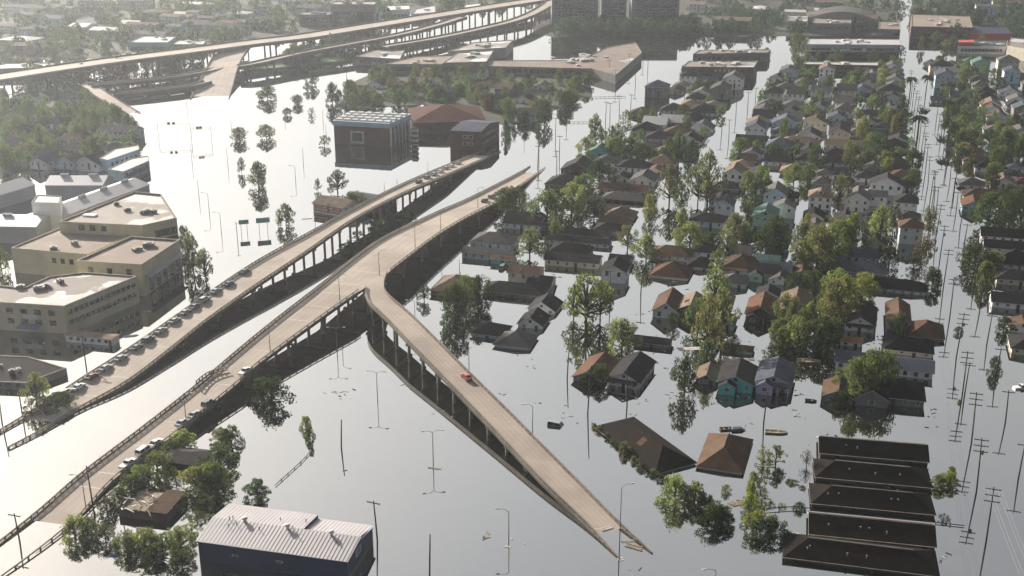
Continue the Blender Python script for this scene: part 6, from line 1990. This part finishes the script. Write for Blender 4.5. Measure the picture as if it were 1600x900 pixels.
for a_ in ((931, 826, 3.2, .9, -.1, 'debris_pale', 'pale planks washed across the flooded ramp'), (947, 826, 3, 1.4, .5, 'debris_pale', 'short broken planks on the flooded ramp by the lamp'), (981, 846, 2.6, 1.0, .1, 'debris_pale', 'pinkish planks beside the sunken ramp railing'),
           (992, 855, 3.6, 1.8, -.5, 'debris_wood', 'brown plank heap beside the sunken ramp railing'), (969, 874, 1.3, 1.2, .3, 'debris_pale', 'single pale board at the sunken ramp tip'), (679, 732, 3.2, .6, -.3, 'debris_wood', 'brown boards caught at the foot of the lone lamp'),
           (1150, 787, 3, 2, .4, 'debris_wood', 'brown boards drifting by the vine-covered fence'), (1242, 834, 2.4, 1.2, .1, 'debris_pale', 'pale board floating beside the last black row'), (1080, 545, 8, 2.2, .1, 'debris_pale', 'pale flat debris by the long dark shed'),
           (1152, 562, 10, 2.0, .05, 'debris_pale', 'long pale raft of boards behind the turquoise cottage'), (783, 335, 1, 1, 0, 'debris_wood', 'brown scrap beside the broad tree near the overpass'), (540, 735, 1, .4, .3, 'debris_wood', 'dark scrap in open water by the leaning pole'),
           (178, 868, 1.6, .8, .2, 'tarp_blue', 'small blue tarp floating below the near bushes'), (1470, 877, 1.2, .5, 1.2, 'orange_paint', 'orange scrap floating beside the last black row'), (700, 342, 17, 2.2, .1, 'concrete_dark', 'long grey wreckage float between the two overpasses'),
           (480, 342, 4, 1, .2, 'debris_wood', 'dark boards drifting beside the first overpass'), (230, 487, 2.5, 1, .6, 'debris_pale', 'pale board floating between tan wing and parked cars'), (205, 525, 4, 1.6, .3, 'debris_pale', 'white boards floating by the office trailer')):
    plank(*a_)
# sunken fence tops
def fence(pts, desc, h=.9, m='wood_pole', step=2.6):
    w_ = [P(*p) for p in pts]
    t = thing('sunken_fence', desc, 'fence', (0, 0, 0), 0, 'fence tops', own=True, at=w_[len(w_) // 2])
    rl = MB()
    for a, b in zip(w_, w_[1:]):
        rl.bar(a + Vector((0, 0, h * .75)), b + Vector((0, 0, h * .75)), .08, .2)
        n = max(1, int((b - a).length / step))
        for i in range(n):
            q = a.lerp(b, i / n)
            MB().bar(q + Vector((0, 0, -1)), q + Vector((0, 0, h + rnd.uniform(-.2, .3))), .18).build('post', m, t)
    rl.build('rail', m, t)


fence([(487, 706), (470, 724), (450, 742), (430, 760)], 'broken fence line trailing from a bush in the near water', .5)
fence([(925, 664), (960, 696), (1000, 730), (1040, 756)], 'overgrown fence beside the brown drowned roof', .8)
fence([(1180, 745), (1172, 800), (1240, 795), (1270, 798)], 'vine-covered fence reaching the black apartment rows', .8)
fence([(1462, 818), (1507, 823)], 'short dark fence stub beyond the third black apartment row', .4)
fence([(875, 192), (918, 192)], 'far low fence line across the avenue water', .8)
fence([(925, 153), (978, 152)], 'farther low fence line across the avenue water', .8)

# drifting litter: hundreds of small scraps around the houses, one mass
rl = random.Random(91)
b = MB()
cl = 0
while cl < 520:
    cx, cy = (rl.uniform(800, 1450), rl.uniform(330, 660)) if cl % 5 else (rl.uniform(440, 1500), rl.uniform(560, 890))
    for _ in range(rl.randint(1, 7)):
        p = P(cx + rl.gauss(0, 9), cy + rl.gauss(0, 3.5))
        a = rl.uniform(0, 6.28)
        l_, w_ = rl.uniform(.15, .75), rl.uniform(.08, .3)
        u, v = Vector((math.cos(a), math.sin(a), 0)), Vector((-math.sin(a), math.cos(a), 0))
        q = [p - u * l_ - v * w_, p + u * l_ - v * w_, p + u * l_ + v * w_, p - u * l_ + v * w_]
        b.hexa([x + Vector((0, 0, -.05)) for x in q], [x + Vector((0, 0, rl.uniform(.03, .12))) for x in q], rl.randint(0, 2))
        cl += 1
o = kind(b.build('litter', ['debris_wood', 'debris_pale', 'wood_pole']), 'stuff')
o['label'] = 'small scraps of wood and litter drifting between the flooded houses'
# ------------------------------------------------------------------ far blocks: more houses and trees on the same street grid
def inside(pt, poly):
    x, y = pt
    c = False
    n = len(poly)
    for i in range(n):
        x1, y1 = poly[i]
        x2, y2 = poly[(i + 1) % n]
        if (y1 > y) != (y2 > y) and x < (x2 - x1) * (y - y1) / (y2 - y1) + x1:
            c = not c
    return c


STREETS = [[(1462, 900), (1440, 420), (1427, 240), (1408, 130), (1408, 60), (1424, 60), (1450, 110), (1468, 150), (1490, 240), (1560, 440), (1640, 900)],
           [(975, 460), (1035, 330), (1085, 235), (1140, 165), (1190, 120), (1215, 60), (1240, 55), (1215, 110), (1192, 155), (1155, 240), (1085, 330), (1020, 460)],
           [(640, 480), (790, 300), (905, 190), (1000, 75), (1080, 70), (1065, 100), (1052, 165), (940, 200), (870, 290), (690, 450)]]


def free(p, r):
    return all((p.x - x) ** 2 + (p.y - y) ** 2 > (r + q) ** 2 for x, y, q in PLACED)


def fill_houses(poly, su, sv, seed, skip=.2, small=False):
    rs = random.Random(seed)
    us, vs2 = [], []
    for x, y in poly:
        p = P(x, y)
        us.append(p.dot(GU))
        vs2.append(p.dot(GV))
    u = min(us)
    while u < max(us):
        v = min(vs2)
        while v < max(vs2):
            p = GU * (u + rs.uniform(-2, 2)) + GV * (v + rs.uniform(-1.5, 1.5))
            p.z = 0
            v += sv
            q = pix(p)
            if rs.random() < skip or not inside(q, poly) or any(inside(q, s) for s in STREETS) or not free(p, 3.6 if small else 5.5):
                continue
            house(0, 0, rs.uniform(7, 9) if small else rs.uniform(9, 13), rs.uniform(7, 10) if small else rs.uniform(10, 14), rs.choice([2.2, 2.4, 2.6, 2.8, 4.6]), rs.choice('GHGKS'), rs.choice(['grey', 'charcoal', 'brown', 'tan', 'charcoal', 'slate', 'black', 'grey']),
                  rs.choice(['white', 'white', 'grey', 'cream', 'blue', 'white']), rs.uniform(.42, .6), at=p, far=True)
        u += su


def fill_trees(poly, n, seed, kinds=('broad', 'broad', 'tall', 'airy'), leaves='gdodgl', gap=.5):
    rs = random.Random(seed)
    xs, ys = [p[0] for p in poly], [p[1] for p in poly]
    got, tries = 0, 0
    while got < n and tries < n * 30:
        tries += 1
        q = (rs.uniform(min(xs), max(xs)), rs.uniform(min(ys), max(ys)))
        if not inside(q, poly) or any(inside(q, s) for s in STREETS):
            continue
        p = P(*q)
        r = rs.uniform(3.4, 6.4)
        if not free(p, r * gap * .5):
            continue
        tree(0, 0, r, rs.uniform(6.5, 11.5), rs.choice(kinds), rs.choice(leaves), at=p)
        got += 1


R1 = [(905, 262), (1000, 165), (1062, 120), (1130, 130), (1160, 150), (1085, 262)]
R2 = [(1105, 262), (1195, 118), (1408, 100), (1424, 262)]
R3 = [(1488, 262), (1452, 100), (1610, 90), (1610, 262)]
R4 = [(0, 160), (120, 145), (205, 195), (220, 250), (150, 262), (0, 268)]
R5 = [(515, 160), (600, 112), (760, 112), (925, 122), (930, 150), (815, 200), (785, 180), (650, 160), (540, 170)]
fill_houses(R2, 21, 15, 3, .12)
fill_houses(R1, 21, 15, 4, .15)
fill_houses(R3, 21, 15, 5, .2)
fill_houses(R4, 24, 18, 6, .45)
fill_houses(R5, 24, 18, 8, .5)
fill_houses([(1215, 98), (1408, 92), (1408, 82), (1225, 84)], 24, 18, 9, .4)
for poly_, sd_ in (([(1090, 330), (1170, 250), (1420, 250), (1445, 470), (1200, 470), (1040, 440)], 41), ([(800, 440), (880, 290), (1000, 262), (1045, 262), (985, 400), (960, 440)], 42), ([(1500, 262), (1610, 262), (1620, 500), (1560, 470)], 43),
                   ([(1060, 520), (1090, 450), (1290, 460), (1320, 560), (1200, 570)], 44)):
    fill_houses(poly_, 15, 12, sd_, .1, small=True)
fill_trees(R2, 28, 13)
fill_trees(R1, 9, 14)
fill_trees(R3, 26, 15, leaves='gddodg')
fill_trees(R4, 30, 16, leaves='gdodo')
fill_trees(R5, 32, 17, leaves='gdodo')
fill_trees([(1100, 440), (1180, 250), (1420, 250), (1440, 440)], 2, 18)
fill_trees([(790, 460), (900, 300), (1000, 290), (985, 440)], 2, 19)
fill_trees([(1490, 262), (1610, 262), (1620, 420), (1560, 420)], 3, 20, leaves='gd')
fill_trees([(1080, 98), (1190, 70), (1420, 60), (1420, 100), (1200, 108)], 12, 21, leaves='gdo')
fill_trees([(1445, 95), (1430, 60), (1610, 74), (1610, 92)], 6, 22, leaves='gdo')

# land in the far districts
land('ground', [(-120, 275), (150, 268), (215, 236), (222, 200), (190, 168), (120, 142), (60, 150), (-120, 165)], .3)
land('far_ground', [(-500, 112), (200, 92), (420, 62), (560, 40), (700, 12), (860, -5), (860, -70), (-500, -70)], .3)
land('far_ground', [(828, 52), (860, 59), (960, 57), (1080, 60), (1180, 58), (1408, 56), (1408, -70), (840, -70)], .3)
land('far_ground', [(1424, 56), (1900, 70), (1900, -70), (1424, -70)], .3)
land('grass_bank', [(383, 110), (430, 108), (500, 100), (545, 98), (535, 88), (470, 92), (400, 103)], .9, 'grass_bank')
land('ground', [(520, 172), (545, 172), (660, 164), (800, 200), (930, 150), (925, 108), (760, 108), (598, 106), (548, 128)], .15)

# far woods that read as one mass
def woods(name, polys, n, seed, label, small=False):
    rs = np.random.RandomState(seed)
    vs_, fs_ = [], []
    off = 0
    base = []
    for k_ in ('broad', 'tall'):
        for i in range(4):
            me = TREES[k_][i][0]
            v = np.empty(len(me.vertices) * 3)
            me.vertices.foreach_get('co', v)
            base.append(v.reshape(-1, 4, 3))
    cnt = 0
    while cnt < n:
        poly = polys[rs.randint(len(polys))]
        xs, ys = [p[0] for p in poly], [p[1] for p in poly]
        q = (rs.uniform(min(xs), max(xs)), rs.uniform(min(ys), max(ys)))
        if not inside(q, poly):
            continue
        p = P(*q)
        if not free(p, 2) or (small and any(inside(q, s_) for s_ in STREETS)):
            continue
        b = base[rs.randint(len(base))]
        b = b[rs.choice(len(b), 420, replace=False)]
        c = b.mean(axis=1, keepdims=True)
        b = c + (b - c) * 2.1
        r, h = (rs.uniform(2.2, 4.6), rs.uniform(4, 9)) if small else (rs.uniform(5, 9), rs.uniform(8, 14))
        a = rs.uniform(0, 6.28)
        w_ = b.reshape(-1, 3) * np.array([r, r, h])
        ca, sa = math.cos(a), math.sin(a)
        w_ = np.stack([w_[:, 0] * ca - w_[:, 1] * sa + p.x, w_[:, 0] * sa + w_[:, 1] * ca + p.y, w_[:, 2]], axis=1)
        vs_.append(w_)
        cnt += 1
    v = np.concatenate(vs_)
    me = bpy.data.meshes.new(name)
    nq = len(v) // 4
    me.vertices.add(len(v))
    me.vertices.foreach_set('co', v.ravel())
    me.loops.add(nq * 4)
    me.loops.foreach_set('vertex_index', np.arange(nq * 4))
    me.polygons.add(nq)
    me.polygons.foreach_set('loop_start', np.arange(nq) * 4)
    me.update()
    me.validate()
    me.materials.append(M['leaf_green' if small else 'leaf_far'])
    o = kind(link(name, me), 'stuff')
    o['label'] = label
    return o


woods('distant_woods', [[(-40, 112), (190, 88), (400, 62), (520, 44), (520, -25), (-40, -25)]], 300, 31, 'hazy far woods covering the district beyond the elevated highway')
woods('distant_woods', [[(1085, 58), (1408, 54), (1408, -25), (1070, -25)], [(1426, 60), (1620, 66), (1620, -25), (1426, -25)], [(870, 56), (1080, 58), (1080, 46), (880, 44)]], 420, 32, 'dark far woods along the top edge beyond the street grid')
woods('highway_woods', [[(30, 150), (130, 130), (300, 105), (330, 88), (200, 95), (30, 125)], [(420, 112), (540, 84), (600, 80), (600, 66), (500, 78)], [(540, 44), (690, 22), (830, 0), (830, -20), (540, 10)]], 150, 33, 'hazy trees under and around the elevated highway')
woods('bank_trees', [R4, R4, R5], 210, 35, 'dark massed trees and undergrowth around the far bank houses', small=True)
woods('garden_trees', [R2, R2, R3, R1], 120, 34, 'small garden trees between the far house rows, too many to count', small=True)
# far roofs in the haze
rs_ = random.Random(77)
cnt = 0
while cnt < 66:
    if cnt < 42:
        q = (rs_.uniform(0, 500), rs_.uniform(-12, 92))
        if q[1] > 95 - q[0] * .12:
            continue
    else:
        q = (rs_.uniform(1080, 1590), rs_.uniform(-12, 52))
        if any(inside(q, s) for s in STREETS) or 1405 < q[0] < 1427:
            continue
    p = P(*q)
    if not free(p, 7):
        continue
    wq, lq, h = rs_.uniform(12, 34), rs_.uniform(10, 20), rs_.uniform(5, 10)
    wl, rf = rs_.choice(['white', 'grey', 'cream', 'blue']), rs_.choice(['white', 'grey', 'grey', 'tan'])
    house(0, 0, wq, lq, h, rs_.choice('SSK'), rf, wl, .22, at=p, far=True, desc=f"far {ROOFWORD['roof_' + rf]}-roofed hall with {WALLWORD['wall_' + wl]} walls in the haze")
    cnt += 1
# far bright street water strips run between the districts: left open in the ground sheets above
# ------------------------------------------------------------------ the hazy air
hz = MB().box(-3000, 3000, -1200, 4000, -2.0, 152.0)
m = bpy.data.materials.new("haze_air")
m.use_nodes = True
m.node_tree.nodes.remove(m.node_tree.nodes["Principled BSDF"])
pv = m.node_tree.nodes.new("ShaderNodeVolumePrincipled")
pv.inputs["Color"].default_value = (0.85, 0.91, 0.98, 1)
pv.inputs["Density"].default_value = 0.00009
pv.inputs["Anisotropy"].default_value = 0.68
m.node_tree.links.new(pv.outputs[0], m.node_tree.nodes["Material Output"].inputs["Volume"])
M["haze_air"] = m
hz = kind(hz.build("haze", "haze_air"), "stuff")
hz["label"] = "pale morning haze over the flooded district"

# ------------------------------------------------------------------ labels: which one is it
MARKS = [(580, 200, 'the skylit brick hall'), (740, 210, 'the grey-roofed brick block'), (710, 172, 'the red-roofed hall'), (160, 400, 'the tan industrial complex'), (140, 535, 'the office trailer'), (425, 620, 'the biggest bush by the central overpass'),
         (450, 840, 'the blue warehouse'), (240, 790, 'the roofless shack'), (292, 720, 'the grey-roofed shack'), (395, 350, 'the green road signs'), (340, 120, 'the wide far ramp'), (180, 160, 'the narrow far ramp'), (590, 450, 'the ramp mouth'), (727, 588, 'the red car'),
         (773, 385, 'the overpass-side hip-roofed house'), (936, 244, 'the turquoise avenue house'), (987, 585, 'the white-fronted cottage'), (1152, 595, 'the turquoise cottage'), (1211, 595, 'the lavender cottage'), (1012, 698, 'the brown drowned roof'), (1133, 716, 'the rust drowned roof'),
         (1365, 790, 'the five black apartment rows'), (1385, 615, 'the big dark overgrown house'), (1380, 572, 'the long slate roof'), (1045, 482, 'the steep brown-roofed house'), (1190, 488, 'the rust-gabled dark house'), (1344, 500, 'the black gabled house'), (1446, 520, 'the rust hip-roofed house by the poles'),
         (1147, 280, 'the tall white gabled house'), (1211, 315, 'the tall pale blue house'), (1338, 322, 'the tall plain-gabled house'), (1421, 372, 'the white tower-like house'), (1192, 430, 'the twin-gabled mint house'), (822, 438, 'the cream two storey house'), (896, 410, 'the long charcoal roof'),
         (1120, 100, 'the dark two-level building'), (1330, 65, 'the long pale warehouse'), (1470, 32, 'the broad brick warehouse'), (1316, 25, 'the round-roofed arena'), (550, 25, 'the hospital-like block'), (880, 100, 'the L-shaped warehouse'), (645, 95, 'the tan-roofed warehouse'),
         (200, 255, 'the white-roofed shed'), (527, 325, 'the orange-boarded building'), (1434, 205, 'the broad palm'), (1545, 355, 'the big tree across the street'), (1580, 385, 'the long black roofs across the street'), (1474, 130, 'the tall blue street house'), (1545, 48, 'the red-edged store'),
         (916, 500, 'the great open-crowned tree'), (1105, 300, 'the tallest open tree'), (875, 335, 'the green thicket')]


def relation(px, py):
    d, x, y, nm = min(((px - x) ** 2 + 2.2 * (py - y) ** 2, x, y, n_) for x, y, n_ in MARKS)
    dx, dy = px - x, (py - y) * 1.6
    w_ = ('right of' if dx > 0 else 'left of') if abs(dx) > abs(dy) else ('in front of' if dy > 0 else 'behind')
    return w_, nm, math.sqrt(d)


byd = {}
for rec in THINGS:
    byd.setdefault(rec[1], []).append(rec)
for d, rows in byd.items():
    if len(rows) == 1 or rows[0][3]:
        for r_ in rows:
            r_[0]["label"] = r_[1]
        continue
    sub = {}
    for r_ in rows:
        x, y = pix(r_[4])
        w_, nm, dist = relation(x, y)
        sub.setdefault((w_, nm), []).append((dist, r_))
    for (w_, nm), lst in sub.items():
        lst.sort(key=lambda q: q[0])
        for i, (dist, r_) in enumerate(lst):
            o = ['', 'second ', 'third ', 'fourth ', 'fifth ', 'sixth ', 'seventh ', 'eighth ', 'ninth ', 'tenth '][min(i, 9)]
            r_[0]["label"] = f"{o}{d} {w_} {nm}" if o else f"{d} {w_} {nm}"
for rec in THINGS:                                  # keep within sixteen words
    o = rec[0]
    if len(o["label"].split()) < 5:
        o["label"] += ' standing in the flood'
    ws = o["label"].replace(',', ' ,').split()
    n = [x for x in ws if x != ',']
    if len(n) > 16:
        s = o["label"].replace(' standing', '').replace(' with ', ', ').replace(' and ', ', ').replace('-roofed house', ' house')
        s = s.replace('on the central overpass', 'on central overpass').replace(' of the pole-lined street', ' of the street')
        o["label"] = s
for o in bpy.data.objects:
    if '_tip' in o:
        del o['_tip']
